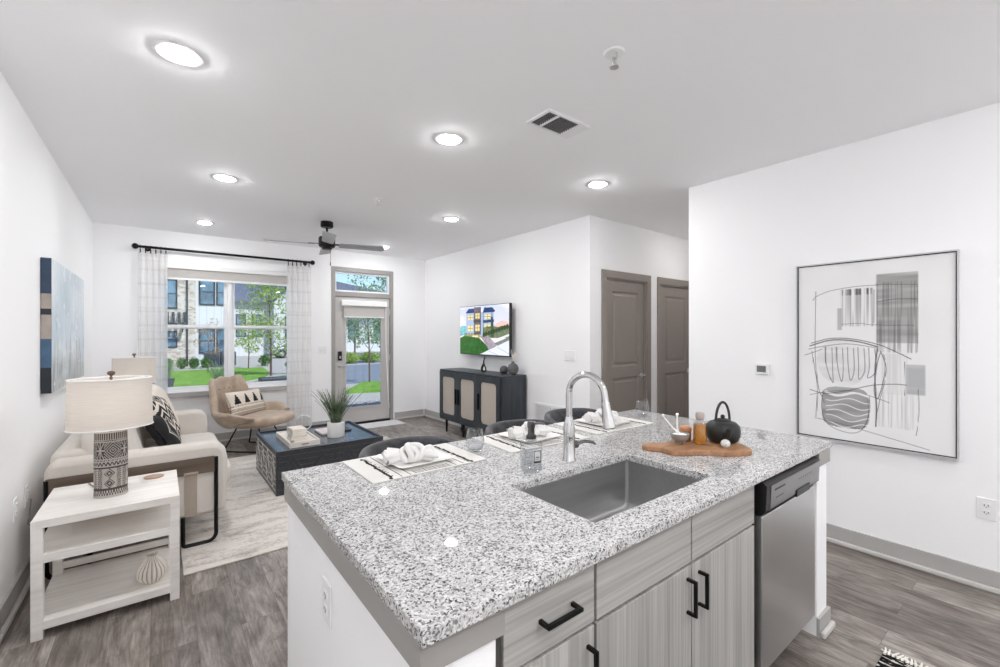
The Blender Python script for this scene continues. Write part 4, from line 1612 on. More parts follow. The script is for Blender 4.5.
def stool(x, y, rz, label):
    s = thing('counter_stool', label, 'stool', (x, y, 0), rz, group='counter stools along the island')
    MB().ball((0, -.02, .640), .235, .225, .045, .45, .75, 36, 12).build('seat', m_velvet, s, 180, local=True)
    b = MB()

    def shell(u, v):
        t = u * 2 - 1
        a = pi / 2 - t * R(108)
        top = .893 - .060 * max(0, abs(t) - .45) ** 1.5 * 2.0 - .115 * max(0, (abs(t) - .80) / .2) ** 2
        bot = .625
        th = .024
        c = 2 * pi * v
        zc, hz = (top + bot) / 2, (top - bot) / 2
        zz = zc + hz * math.copysign(abs(math.sin(c)) ** .35, math.sin(c))
        rad = .246 + .020 * (zz - bot) / .3 + th * math.copysign(abs(math.cos(c)) ** .8, math.cos(c))
        return (rad * math.cos(a) * .97, rad * math.sin(a) * .98 - .02, zz)
    b.grid(shell, 48, 24, closev=True)
    for t in (0.0, 1.0):
        b.add([shell(t, k / 24) for k in range(24)], [tuple(range(24))])
    b.build('curved_back', m_velvet, s, 60, local=True)
    MB().box(-.15, .15, -.16, .13, .570, .598, .004).build('seat_base', m_black, s, local=True)
    for sx in (-1, 1):
        for sy in (-1, 1):
            MB().tube([(sx * .13, sy * .12 - .02, .575), (sx * .195, sy * .185 - .02, .001)], [.012, .010], 10).build('leg', m_black, s, 40, local=True)
    k = .575
    rx = .13 + .065 * (1 - .22 / .575)
    ry = .12 + .065 * (1 - .22 / .575)
    MB().tube([(rx, ry - .02, .22), (-rx, ry - .02, .22), (-rx, -ry - .02, .22), (rx, -ry - .02, .22)], .008, 8, True).build('foot_rest', m_black, s, local=True)
    return s


stool(.985, 1.935, R(2), 'charcoal velvet counter stool with curved back at the nearest placemat')
stool(1.735, 1.945, R(-6), 'charcoal velvet counter stool behind the soap bottle, in front of the sideboard')
stool(2.315, 2.045, R(-3), 'charcoal velvet counter stool behind the faucet, nearest the hall doors')

# ------------------------------------------------------------------ white side table and lamp
m_wash = woodgrain('whitewashed oak', (214, 208, 201), (240, 237, 233), (3, 45, 45), .55, (.25, .6), .1)
m_cord = plain('grey cord', (120, 118, 116), .6)


def side_table(ox, oy, label):
    s = thing('side_table', label, 'side table', (ox + .2825, oy + .285, 0), group='whitewashed side tables')
    x0, x1, y0, y1 = ox, ox + .565, oy, oy + .575
    MB().box(x0, x1, y0, y1, .527, .565, .002).build('table_top', m_wash, s)
    for x in (x0, x1 - .042):
        for y in (y0, y1 - .042):
            MB().box(x, x + .042, y, y + .042, 0, .527, .002).build('leg', m_wash, s)
    MB().plate([x0 + .001, x0 + .042, x1 - .042, x1 - .001], [y0 + .001, y0 + .042, y1 - .042, y1 - .001], {(0, 0), (0, 2), (2, 0), (2, 2)}, .360, .398, 'z').build('shelf', m_wash, s)
    MB().plate([x0 + .001, x0 + .042, x1 - .042, x1 - .001], [y0 + .001, y0 + .042, y1 - .042, y1 - .001], {(0, 0), (0, 2), (2, 0), (2, 2)}, .045, .083, 'z').build('shelf', m_wash, s)
    MB().box(x0 + .042, x1 - .042, y1 - .030, y1 - .010, .103, .138).build('back_rail', m_wash, s)
    return s


side_table(-.48, 2.965, 'square whitewashed wooden side table with two shelves at the near sofa arm')
side_table(-.48, 5.60, 'whitewashed side table in the window corner behind the sofa, under the far lamp')

# lamp pottery base: tribal pattern worked into the faces
m_dark = plain('lamp clay dark', (66, 62, 60), .75)
m_pale = plain('lamp clay pale', (176, 169, 162), .75)


def lamp_pattern(u, v):
    """u around 0..1, v height 0..1 -> 0 dark, 1 pale"""
    a = (u * 4) % 1.0
    def tri(x):
        return abs((x % 1.0) - .5) * 2
    if v > .90:
        return 0 if (u * 44) % 1 < .55 else 1
    if v > .86:
        return 1 if v < .87 or v > .89 or (u * 60) % 1 < .5 else 0
    if v > .60:
        w = (v - .60) / .26
        if a < .68:
            d = abs(a / .68 - .5) * 2 + abs(w - .5) * 2
            return 1 if (d * 3.2) % 1 < .42 else 0
        q = (a - .68) / .32
        return 1 if abs(q - .5) < .05 or abs(abs(q - .5) * 2 - abs(w - .5) * 2) < .13 or abs(w - .5) < .05 else 0
    if v > .555:
        return 1 if v > .585 or v < .565 else ((u * 50) % 1 > .5)
    if v > .49:
        w = (v - .49) / .065
        return 0 if abs(tri(u * 26) - w) < .32 else 1
    if v > .45:
        return 1 if v > .475 else 0
    if v > .14:
        w = (v - .14) / .31
        if a < .42:
            d = abs(a / .42 - .5) * 2 + abs(((w * 2) % 1) - .5) * 2
            return 0 if .25 < d < .62 or .8 < d < 1.0 else 1
        if a < .48 or .94 < a:
            return 1
        if .62 < a < .78:
            return 0 if (w * 9) % 1 < .5 and abs(a - .70) > .03 else 1
        d = abs(w * 2 % 1 - .5) * 2
        return 0 if (d * 3 + a * 9) % 1 < .5 else 1
    if v > .11:
        return 0
    if v > .03:
        w = (v - .03) / .08
        return 0 if (u * 40 + (1 if w > .5 else 0) * .5) % 1 < .5 else 1
    return 1


m_lshade = translucent('oatmeal linen lamp shade', (228, 222, 215), 0.35)
m_bulb = emissive('warm bulb', (1.0, 0.90, 0.78), BULB_STRENGTH)
m_bronze = plain('bronze finial', (112, 92, 82), .4, .6)


def table_lamp(cx, cy, z0, label):
    s = thing('table_lamp', label, 'table lamp', (cx, cy, z0), group='patterned pottery table lamps')
    H = .345

    def body(u, v):
        a = 2 * pi * u + 1.2
        bul = 1 + .03 * math.sin(pi * v) + .05 * max(0, .12 - v) / .12
        return (cx + .069 * bul * math.cos(a), cy + .052 * bul * math.sin(a), z0 + .002 + H * v)
    b = MB().grid(body, 176, 118, mi=lamp_pattern, closeu=True)
    b.add([body(k / 44, 0) for k in range(44)], [tuple(range(44))], 1)
    b.add([body(k / 44, 1) for k in range(44)], [tuple(range(44))], 1)
    b.build('pottery_base', [m_dark, m_pale], s, 50)
    MB().cyl((cx, cy, z0 + H), (cx, cy, z0 + .64), .006, n=10).build('stem', m_bronze, s, 40)
    zt, zb = z0 + .638, z0 + .376

    def shade(u, v):
        a = 2 * pi * u
        k = 1 - .03 * v
        return (cx + .181 * k * math.cos(a), cy + .145 * k * math.sin(a), zb + (zt - zb) * v)
    sh = MB().grid(shade, 64, 6, closeu=True).build('lamp_shade', m_lshade, s, 60, recalc=False)
    MB().ball((cx, cy, z0 + .49), .030, .030, .040, nu=16, nv=10).build('bulb', m_bulb, s, 180)
    for v in (0, 1):
        MB().tube([shade(k / 64, v) for k in range(64)], .0035, 6, True).build('shade_ring', m_white, sh)
    r_ = MB()
    for k in range(3):
        r_.tube([(cx, cy, zt - .012), shade(k / 3 + .1, .985)], .002, 6)
    r_.build('shade_spider', m_white, sh)
    MB().lathe([(0, 0), (.008, 0), (.008, .006), (.004, .010), (.006, .016), (.0165, .024), (.018, .033), (.012, .040), (0, .042)], (cx, cy, zt + .0), 20).build('finial', m_bronze, s, 50)
    return s


table_lamp(-.212, 3.205, .565, 'table lamp with black and cream patterned oval base on the near side table')
table_lamp(-.21, 5.90, .565, 'table lamp with linen shade behind the sofa, in front of the curtain')
c = MB().tube([(-.250, 3.272, .569), (-.285, 3.36, .569), (-.325, 3.50, .569), (-.350, 3.550, .55), (-.450, 3.560, .40), (-.560, 3.575, .33), (-.597, 3.64, .36), (-.597, 3.718, .48)], .0035, 6).build('lamp_cord', m_cord, smooth=60)
tag(c, 'grey lamp cord running from the side table to the wall outlet', 'cord')

o = MB().lathe([(0, 0), (.045, 0), (.050, .003), (.050, .008), (.045, .011), (0, .011)], (-.030, 3.43, .565), 28, 1.0, .8).build('wood_coaster', plain('tan wood coaster', (168, 142, 124), .5), smooth=40)
tag(o, 'small oval tan wooden dish on the near side table', 'coaster')
# ribbed white vase
vx, vy = -.035, 3.085


def vase_fn(u, v):
    prof = [(0, .034), (.08, .050), (.28, .066), (.48, .064), (.70, .044), (.85, .026), (.93, .022), (1.0, .027)]
    for (a, ra), (b, rb) in zip(prof[:-1], prof[1:]):
        if a <= v <= b:
            t = (v - a) / (b - a)
            t = t * t * (3 - 2 * t) * .5 + t * .5
            r = ra + (rb - ra) * t
            break
    k = 1 + .055 * math.cos(18 * 2 * pi * u) * min(1, v * 6) * min(1, (1.02 - v) * 6)
    return (vx + r * k * math.cos(2 * pi * u), vy + r * k * math.sin(2 * pi * u), .0835 + .150 * v)


b = MB().grid(vase_fn, 216, 26, mi=lambda u, v: 1 if abs((18 * u) % 1 - .5) < .17 and v > .04 else 0, closeu=True)
b.add([vase_fn(k / 36, 0) for k in range(36)], [tuple(range(36))])
o = b.build('ribbed_vase', [plain('cream ceramic', (230, 224, 216), .6, var=.05), plain('taupe ceramic groove', (176, 164, 152), .7, var=.1)], smooth=60)
tag(o, 'small cream ribbed bottle vase on the lowest shelf of the near side table', 'vase')

# ------------------------------------------------------------------ sofa
m_sofa = fabric('cream linen upholstery', (208, 202, 195), .05, 700, .9, .2)
m_rail = woodgrain('weathered oak rail', (80, 69, 60), (118, 104, 92), (2.5, 40, 60), .55)
m_strap = fabric('taupe strap', (172, 160, 148), .06)
sx0, sx1, sy0, sy1 = -.535, .375, 3.62, 5.40
s = thing('sofa', 'cream upholstered sofa with wooden side rail and black metal legs along the canvas wall', 'sofa', ((sx0 + sx1) / 2, (sy0 + sy1) / 2, 0))


def arm(y0, y1, name):
    b = MB()
    pr = [(sx0, .20), (sx1 - .04, .20), (sx1 - .012, .23), (sx1 - .0, .30), (sx1 + .004, .57), (sx1 - .008, .635), (sx1 - .04, .672), (sx1 - .09, .685), (sx0 + .05, .690), (sx0 + .015, .675), (sx0, .64)]
    b.prism(pr, 'y', y0, y1)
    return b.build(name, m_sofa, s, 35, bevel=.028)


def arm_wood(y, sg):
    """rail, straps and leg loop on the outer face y; sg = outward"""
    MB().box(sx0 + .01, .300, *sorted((y, y + sg * .016)), .495, .602, .002).build('side_rail', m_rail, s)
    st = MB()
    st.box(.130, .200, *sorted((y, y + sg * .004)), .215, .50)
    st.box(.125, .205, *sorted((y + sg * .014, y + sg * .020)), .497, .512, .002)
    st.build('strap', m_strap, s)
    yy = y + sg * .010
    for xa, xb in ((.308, .122), (sx0 + .015, sx0 + .20)):
        d_ = 1 if xb > xa else -1
        pts = [(xa, yy, .595), (xa, yy, .07)]
        for k in range(1, 7):
            a = R(90 * k / 6)
            pts.append((xa + d_ * .05 * (1 - math.cos(a)), yy, .07 - .05 * math.sin(a)))
        for k in range(7):
            a = R(90 * k / 6)
            pts.append((xb - d_ * .015 * (1 - math.sin(a)), yy, .02 + .015 * (1 - math.cos(a))))
        pts.append((xb, yy, .215))
        MB().tube(pts, .0125, 8).build('leg_loop', m_black, s, 40)


arm(sy0, sy0 + .155, 'arm')
arm(sy1 - .155, sy1, 'arm')
arm_wood(sy0, -1)
arm_wood(sy1, 1)
ya_, yb_ = sy0 + .155, sy1 - .155
MB().box(sx0 + .02, sx1 - .01, ya_, yb_, .20, .335, .012).build('seat_deck', m_sofa, s)
MB().box(sx0, sx0 + .20, ya_, yb_, .22, .72, .05, 4).build('back_frame', m_sofa, s, 40)
ym = (ya_ + yb_) / 2
for a, b_ in ((ya_ + .003, ym - .002), (ym + .002, yb_ - .003)):
    cy = (a + b_) / 2
    MB().ball((.105, cy, .405), .325, (b_ - a) / 2, .078, .35, .22, 48, 20).build('seat_cushion', m_sofa, s, 180)
    M = Matrix.Translation((-.255, cy, .640)) @ Matrix.Rotation(R(-17), 4, 'Y')
    MB().ball((0, 0, 0), .125, (b_ - a) / 2 - .003, .225, .55, .30, 48, 22, M=M).build('back_cushion', m_sofa, s, 180)


def pillow(name, label, c, facing, tilt, w, h, t, mats, pat, group=None, roll=0.0):
    """square cushion; facing = yaw of its front normal, tilt = lean back"""
    M = Matrix.Translation(c) @ Matrix.Rotation(facing, 4, 'Z') @ Matrix.Rotation(-tilt, 4, 'Y') @ Matrix.Rotation(roll, 4, 'X')
    b = MB()
    for sg in (1, -1):
        def fn(u, v, sg=sg):
            x, y = u * 2 - 1, v * 2 - 1
            pin = 1 - .07 * (1 - min(1, abs(x * y) * 1.0)) * (abs(x) ** 6 + abs(y) ** 6) * .8
            th = t / 2 * max(0, (1 - x ** 4)) ** .55 * max(0, (1 - y ** 4)) ** .55
            return (sg * (th + .002), x * w / 2 * pin, y * h / 2 * pin)
        b.grid(fn, 56, 56, mi=lambda u, v, sg=sg: pat(u, v) if sg > 0 else pat(u, v), M=M)
    o = b.build(name, mats, smooth=60)
    return tag(o, label, 'cushion', group)


m_ink = fabric('black printed cotton', (38, 37, 38), .1)
m_crm = fabric('cream cotton', (222, 214, 203), .05)


def pat_zig(u, v):
    x = u * 3
    y = v * 7 + abs((x % 1) - .5) * 2.2
    k = y % 1
    if int(y) % 3 == 0:
        return 0 if .2 < k < .9 and (u * 16) % 1 > .25 else 1
    return 0 if k < .62 else 1


def pat_line(u, v):
    d = abs(u - .5) + abs(v - .5)
    return 1 if abs(d - .36) < .018 or abs(d - .28) < .010 else 0


pillow('throw_pillow', 'plain cream throw pillow in the far corner of the sofa', (.005, 5.03, .735), R(-6), R(20), .50, .50, .17, [m_crm], lambda u, v: 0)
pillow('throw_pillow', 'black and white zigzag patterned throw pillow against the cream pillow', (.010, 4.80, .700), R(-9), R(22), .47, .47, .15, [m_ink, m_crm], pat_zig)
pillow('throw_pillow', 'black throw pillow with thin white lines, lowest on the sofa', (.025, 4.60, .620), R(-4), R(30), .40, .36, .13, [m_ink, m_crm], pat_line)

# ------------------------------------------------------------------ armchair
m_tan = NT('tan velvet').set(.8, 0, .2)
f_ = m_tan.noise(m_tan.coord(), 9, 5, .6)
m_tan.base(m_tan.ramp(f_, [(.3, lin((164, 144, 126))), (.7, lin((196, 178, 160)))]))
m_tan.b.inputs['Sheen Weight'].default_value = .2
m_tan = m_tan.m
AX, AY, AR = .955, 6.28, R(-43)
s = thing('armchair', 'tan velvet lounge armchair with tufted back and black metal legs by the window', 'armchair', (AX, AY, 0), AR)


def ss(a, b, x):
    t = min(1, max(0, (x - a) / (b - a)))
    return t * t * (3 - 2 * t)


def chair_shell(u, v):
    """wraps from one arm round the back to the other; v runs round the thickness"""
    t = u * 2 - 1
    at = abs(t)
    a = pi + t * R(122)
    up = 1 - ss(.27, .46, at)
    top = .520 + .372 * up - .07 * ss(.72, 1.0, at) + .012 * math.cos(t * 26) * up
    bot = .315 - .01 * up + .09 * ss(.6, 1.0, at)
    c = 2 * pi * v
    q = math.copysign(abs(math.sin(c)) ** .45, math.sin(c))
    zz = (top + bot) / 2 + (top - bot) / 2 * q
    hf = (zz - bot) / .55
    flare = .30 + .10 * min(1, (zz - bot) / .16) ** .8 + .055 * max(0, hf - .3) * up + .025 * ss(.4, .75, at)
    th = .036 * math.copysign(abs(math.cos(c)) ** .8, math.cos(c))
    r = flare + th
    kx = 1.05 + .10 * ss(.5, 1.0, at)
    narrow = (1 - .06 * up * max(0, hf - .3)) * 1.13
    return (r * math.cos(a) * kx, r * math.sin(a) * narrow, zz)


b = MB().grid(chair_shell, 72, 26, closev=True)
for t in (0.0, 1.0):
    b.add([chair_shell(t, k / 26) for k in range(26)], [tuple(range(26))])
b.build('shell', m_tan, s, 60, local=True)
MB().ball((.055, 0, .378), .385, .350, .062, .5, .7, 40, 14).build('seat', m_tan, s, 180, local=True)
MB().ball((.02, 0, .322), .30, .285, .035, .6, .8, 36, 10).build('seat_underside', m_tan, s, 180, local=True)
bt = MB()
for zz, ys in ((.755, (-.13, -.043, .043, .13)),):
    for y in ys:
        bt.ball((-.383, y, zz), .010, .011, .011, nu=10, nv=6)
bt.build('tuft_buttons', m_tan, s, 180, local=True)
for sx in (-1, 1):
    for sy in (-1, 1):
        MB().tube([(sx * .13, sy * .13, .320), (sx * .245, sy * .235, .014)], .0085, 8).build('leg', m_black, s, 40, local=True)
for sy in (-1, 1):
    MB().tube([(.245, sy * .235, .010), (-.245, sy * .235, .010)], .0085, 8).build('floor_bar', m_black, s, 40, local=True)

m_knit = fabric('cream knit', (226, 216, 203), .06)
m_knit2 = fabric('taupe knit', (166, 152, 138), .08)


def pat_tassel(u, v):
    if v > .90:
        return 0
    w = (u * 4.0) % 1
    if .46 < v < .84 and abs(w - .5) < .05 + .26 * (.84 - v) / .38:
        return 2
    if .37 < v < .42:
        return 1 if (u * 22) % 1 < .6 else 0
    if .18 < v < .30:
        return 1 if ((u * 30 + v * 40) % 1) < .65 else 0
    if v < .14:
        return 1 if (v * 30) % 1 < .5 else 0
    return 0


fx2 = Matrix.Rotation(AR, 3, 'Z')
pc = fx2 @ Vector((-.125, .01, 0)) + Vector((AX, AY, .572))
pillow('lumbar_pillow', 'cream lumbar pillow with four black tassels on the tan armchair', tuple(pc), AR + R(6), R(20), .72, .32, .14, [m_knit, m_knit2, m_ink], pat_tassel, roll=R(-3))

# ------------------------------------------------------------------ coffee table
m_cdark = plain('black stained wood', (46, 48, 52), .32, .0, .5, .25, 26)
m_ctop = woodgrain('worn black table top', (58, 64, 72), (104, 112, 122), (30, 5, 30), .2, (.3, .75), .03)
m_inlay = plain('bone inlay', (206, 204, 200), .6)
cx0, cx1, cy0_, cy1_ = .808, 1.80, 4.255, 5.26
CZ = .385
s = thing('coffee_table', 'square black coffee table with carved sides and a rimmed top on the rug', 'coffee table', ((cx0 + cx1) / 2, (cy0_ + cy1_) / 2, .01))
b = MB()
b.plate([cx0, cx0 + .022, cx1 - .022, cx1], [cy0_, cy0_ + .022, cy1_ - .022, cy1_], {(1, 1)}, .011, .402, 'z')
b.build('side_panels', m_cdark, s, bevel=.002)
MB().box(cx0 + .0225, cx1 - .0225, cy0_ + .0225, cy1_ - .0225, .35, CZ).build('table_top', m_ctop, s)
# carved geometric lines on each side
L = MB()


def carve(px, axis, w, h, seg):
    for (a, b_) in seg:
        A_ = (px, cy0_ + a[0] * w, .03 + a[1] * h) if axis == 'x' else (cx0 + a[0] * w, px, .03 + a[1] * h)
        B_ = (px, cy0_ + b_[0] * w, .03 + b_[1] * h) if axis == 'x' else (cx0 + b_[0] * w, px, .03 + b_[1] * h)
        L.tube([A_, B_], .0031, 4)


seg = []
for i in range(7):
    zz = (i + .5) / 7
    for j in range(4):
        a0 = j / 4 + .02
        # horizontal bars broken by diamonds
        d = abs(((i + .5) / 7) - .5) * 2
        x_l, x_r = a0 + .02 + .10 * (1 - d), a0 + .23 - .10 * (1 - d)
        if x_l < a0 + .115:
            seg.append(((a0, zz), (a0 + .115 - .09 * (1 - d), zz)))
            seg.append(((a0 + .115 + .09 * (1 - d), zz), (a0 + .235, zz)))
for j in range(4):
    a0 = j / 4 + .02
    m_ = a0 + .115
    for k in (.10, .055):
        for (p, q) in (((m_ - k, .5), (m_, .5 + k * 4.4)), ((m_, .5 + k * 4.4), (m_ + k, .5)), ((m_ + k, .5), (m_, .5 - k * 4.4)), ((m_, .5 - k * 4.4), (m_ - k, .5))):
            seg.append((p, q))
m_dcarve = plain('dark carving', (56, 58, 62), .45)
for args, mt in (((cx0 - .0005, 'x', cy1_ - cy0_, .35, seg), m_inlay), ((cx1 + .0005, 'x', cy1_ - cy0_, .35, seg), m_inlay),
                 ((cy0_ - .0005, 'y', cx1 - cx0, .35, seg), m_dcarve), ((cy1_ + .0005, 'y', cx1 - cx0, .35, seg), m_dcarve)):
    L = MB()
    carve(*args)
    L.build('carved_lines', mt, s)

m_tray = plain('bleached wood tray', (226, 220, 212), .55, var=.06)
s = thing('tray', 'shallow bleached wooden box tray on the coffee table', 'tray', (1.08, 4.70, CZ))
x0, x1, y0, y1 = .945, 1.215, 4.375, 4.97
b = MB().plate([x0, x0 + .014, x1 - .014, x1], [y0, y0 + .014, y1 - .014, y1], {(1, 1)}, CZ + .001, CZ + .052, 'z')
b.box(x0 + .0142, x1 - .0142, y0 + .0142, y1 - .0142, CZ + .001, CZ + .034)
b.build('tray_body', m_tray, s, bevel=.002)
MB().box(1.05, 1.11, y0 - .004, y0 + .001, CZ + .022, CZ + .032).build('pull_tab', plain('brown leather', (150, 122, 108), .6), s)
m_pages = plain('book pages', (232, 226, 216), .8)
covers = [plain('book cover cream', (236, 231, 224), .6), plain('book cover sand', (222, 212, 202), .6), plain('book cover chalk', (241, 238, 233), .6), plain('book cover oat', (229, 220, 209), .6)]
desc = ('lowest small cream book of the stack in the tray', 'second small pale book from the bottom of the tray stack', 'third small white book from the bottom of the tray stack', 'topmost small oat book of the tray stack')
z = CZ + .035
for k in range(4):
    hgt = .030
    s = thing('book', desc[k], 'book', (1.045, 4.55, z), R((2, -3, 1, 3)[k]), group='small books stacked in the tray')
    h2 = hgt - .002
    b = MB()
    b.box(-.065, .065, -.095, .095, 0, .003)
    b.box(-.065, .065, -.095, .095, h2 - .003, h2)
    b.box(-.065, -.060, -.095, .095, 0, h2)
    b.build('cover', covers[k], s, local=True)
    MB().box(-.0598, .061, -.091, .091, .0032, h2 - .0032).build('pages', m_pages, s, local=True)
    z += hgt
# glass ring magnifier standing behind the books
s = thing('magnifying_glass', 'round magnifying glass with dark curved handle propped up in the tray', 'magnifying glass', (1.14, 4.66, CZ + .035))
mc = Vector((1.145, 4.70, CZ + .165))
cdir = Vector((-.235, -.97, 0)).normalized()
tx_ = Vector((cdir.y, -cdir.x, 0))
ring_ = [mc + (tx_ * math.cos(t) + Vector((0, 0, 1)) * math.sin(t)) * .075 for t in np.linspace(0, 2 * pi, 41)[:-1]]
MB().tube(ring_, .006, 8, True).build('rim', m_silver, s, 60)
b = MB()
b.add([p + cdir * .001 for p in ring_], [tuple(range(40))])
b.build('lens_glass', m_clear, s)
MB().tube([mc + Vector((0, 0, -.078)) + tx_ * -.02, mc + Vector((0, 0, -.100)) + tx_ * -.005, mc + Vector((.01, -.04, -.118)), mc + Vector((-.03, -.11, -.122))], [.006, .007, .008, .006], 8).build('handle', m_black, s, 60)
o = MB().ball((.985, 4.45, CZ + .0455), .019, .019, .011, nu=20, nv=10).build('shell', plain('grey shell', (150, 144, 138), .6, var=.2, scale=60), smooth=180)
tag(o, 'small grey shell in the tray beside the stacked books', 'shell')

# books behind the plant
s = thing('book', 'thin dark covered book lying flat on the coffee table beside the plant', 'book', (1.50, 4.86, CZ))
MB().box(1.33, 1.56, 4.72, 5.02, CZ + .001, CZ + .004, M=None).build('cover', m_blackp, s)
MB().box(1.333, 1.557, 4.723, 5.017, CZ + .004, CZ + .020).build('pages', plain('dusty pink pages', (216, 206, 204), .8), s)
o = MB().box(1.565, 1.66, 4.78, 4.99, CZ + .001, CZ + .016, .004).build('remote_control', m_blackp)
tag(o, 'black remote control on the coffee table between plant and rim', 'remote control')

# potted grass plant
px_, py_ = 1.44, 4.62
s = thing('potted_plant', 'white pot of spiky green grass leaves on the coffee table', 'plant', (px_, py_, CZ))
MB().lathe([(0, .001), (.080, .001), (.084, .006), (.086, .150), (.078, .152), (.076, .135), (0, .130)], (px_, py_, CZ), 40).build('pot', plain('white matte pot', (238, 236, 233), .7, var=.03), s, 50)
MB().lathe([(0, .134), (.074, .133), (.074, .128), (0, .127)], (px_, py_, CZ), 24).build('soil', plain('soil', (52, 44, 38), .95), s)
m_leaf = NT('dusty green leaf').set(.5, 0, .4)
f_ = m_leaf.noise(m_leaf.coord(), 16, 2)
m_leaf.base(m_leaf.ramp(f_, [(.35, lin((62, 78, 58))), (.65, lin((116, 132, 104)))]))
b = MB()
rnd = random.Random(5)


def blade(b, p, yaw, lean, ln, wd, curve, n=7):
    d = Vector((math.cos(yaw), math.sin(yaw), 0))
    sd = Vector((-math.sin(yaw), math.cos(yaw), 0))
    vs = []
    for k in range(n + 1):
        t = k / n
        c = lean * t + curve * t * t
        q = Vector(p) + d * (ln * c) + Vector((0, 0, ln * t * (1 - .35 * curve * t)))
        w = wd * (1 - t) ** .7 * (.55 + .9 * t * (1 - t) * 2)
        vs += [q - sd * w, q + sd * w + d * 0.0, q + Vector((0, 0, -.002)) + d * .002]
    fs = []
    for k in range(n):
        a = k * 3
        fs += [(a, a + 1, a + 4, a + 3), (a, a + 3, a + 5, a + 2), (a + 1, a + 2, a + 5, a + 4)]
    b.add(vs, fs)


for k in range(210):
    yw = rnd.random() * 2 * pi
    rr_ = .045 * math.sqrt(rnd.random())
    blade(b, (px_ + rr_ * math.cos(yw), py_ + rr_ * math.sin(yw), CZ + .13), yw + rnd.uniform(-.5, .5), rnd.uniform(.02, .29), rnd.uniform(.22, .39), .0046, rnd.uniform(.02, .30))
b.build('grass_leaves', m_leaf.m, s)
b = MB()
for k in range(2):
    blade(b, (px_ + .03, py_ - .02, CZ + .13), R(-32 + 24 * k), .42, .37 - .05 * k, .017, .26)
b.build('dark_leaf', plain('near black leaf', (36, 44, 46), .4), s)

# ------------------------------------------------------------------ sideboard
m_sb = woodgrain('black oak sideboard', (40, 44, 49), (70, 76, 82), (30, 30, 3), .38, (.3, .7), .08)
m_rattan = NT('woven cane').set(.8, 0, .2)
v = m_rattan.coord((1, 1, 1))
wv = m_rattan.n('TexWave', bands_direction='Y')
wv.inputs['Scale'].default_value = 46
wv2 = m_rattan.n('TexWave', bands_direction='Z')
wv2.inputs['Scale'].default_value = 46
m_rattan.l(v, wv.inputs[0]); m_rattan.l(v, wv2.inputs[0])
k_ = m_rattan.mix(.5, wv.outputs['Fac'], wv2.outputs['Fac'])
m_rattan.base(m_rattan.ramp(k_, [(.2, lin((158, 148, 138))), (.6, lin((204, 195, 184)))]))
bx0, bx1, by0, by1, bz_ = 3.285, 3.675, 4.180, 5.68, .925
s = thing('sideboard', 'black sideboard with three woven cane doors under the television', 'sideboard', ((bx0 + bx1) / 2, (by0 + by1) / 2, 0))
b = MB()
b.box(bx0 + .001, bx1, by0, by1, bz_ - .028, bz_)
b.box(bx0 + .001, bx1, by0, by0 + .024, .195, bz_ - .028)
b.box(bx0 + .001, bx1, by1 - .024, by1, .195, bz_ - .028)
b.box(bx0 + .001, bx1, by0 + .024, by1 - .024, .195, .219)
b.box(bx1 - .012, bx1, by0 + .024, by1 - .024, .219, bz_ - .028)
b.build('body', m_sb, s, bevel=.002)
dw = (by1 - by0 - .048) / 3
for k in range(3):
    y0 = by0 + .024 + dw * k + .002
    y1 = y0 + dw - .004
    z0, z1 = .222, bz_ - .031
    out_ = [(y0, z0), (y1, z0), (y1, z1), (y0, z1)]
    inn = [(p[0], p[1]) for p in rrect(y0 + .075, y1 - .075, z0 + .07, z1 - .07, .045, 0, 5)]
    # frame with a rounded opening: bridge outer rectangle and inner ring
    b = MB()
    n = len(inn)
    per = []
    cyy, czz = (y0 + y1) / 2, (z0 + z1) / 2
    for (yy, zz) in inn:
        dy, dz = yy - cyy, zz - czz
        kk = min((y1 - cyy) / abs(dy) if abs(dy) > 1e-6 else 9e9, (z1 - czz) / abs(dz) if abs(dz) > 1e-6 else 9e9)
        per.append((cyy + dy * kk, czz + dz * kk))
    # snap the nearest perimeter sample to each outer corner
    for c_ in out_:
        j = min(range(n), key=lambda i: (per[i][0] - c_[0]) ** 2 + (per[i][1] - c_[1]) ** 2)
        per[j] = c_
    xf, xb = bx0 - .018, bx0
    V = [(xf, *p) for p in per] + [(xf, *p) for p in inn] + [(xb, *p) for p in inn] + [(xb, *p) for p in per]
    F = []
    for i in range(n):
        j = (i + 1) % n
        for r_ in range(3):
            F.append((r_ * n + i, r_ * n + j, (r_ + 1) * n + j, (r_ + 1) * n + i))
        F.append((3 * n + i, 3 * n + j, j, i))
    b.add(V, F)
    q = b.build('door', m_sb, s)
    MB().box(bx0 - .006, bx0 - .001, y0 + .07, y1 - .07, z0 + .065, z1 - .065).build('cane_panel', m_rattan.m, q)
    hy = {2: y0 + .034, 1: y1 - .034, 0: y1 - .034}[k]
    MB().box(xf - .020, xf - .001, hy - .012, hy + .012, .46, .67, .003).build('handle', m_black, q)
for y in (by0 + .10, by0 + .62, by1 - .55, by1 - .10):
    for x in (bx0 + .06, bx1 - .06):
        MB().tube([(x, y, .195), (x, y, .002)], [.022, .013], 12).build('leg', m_black, s, 40)

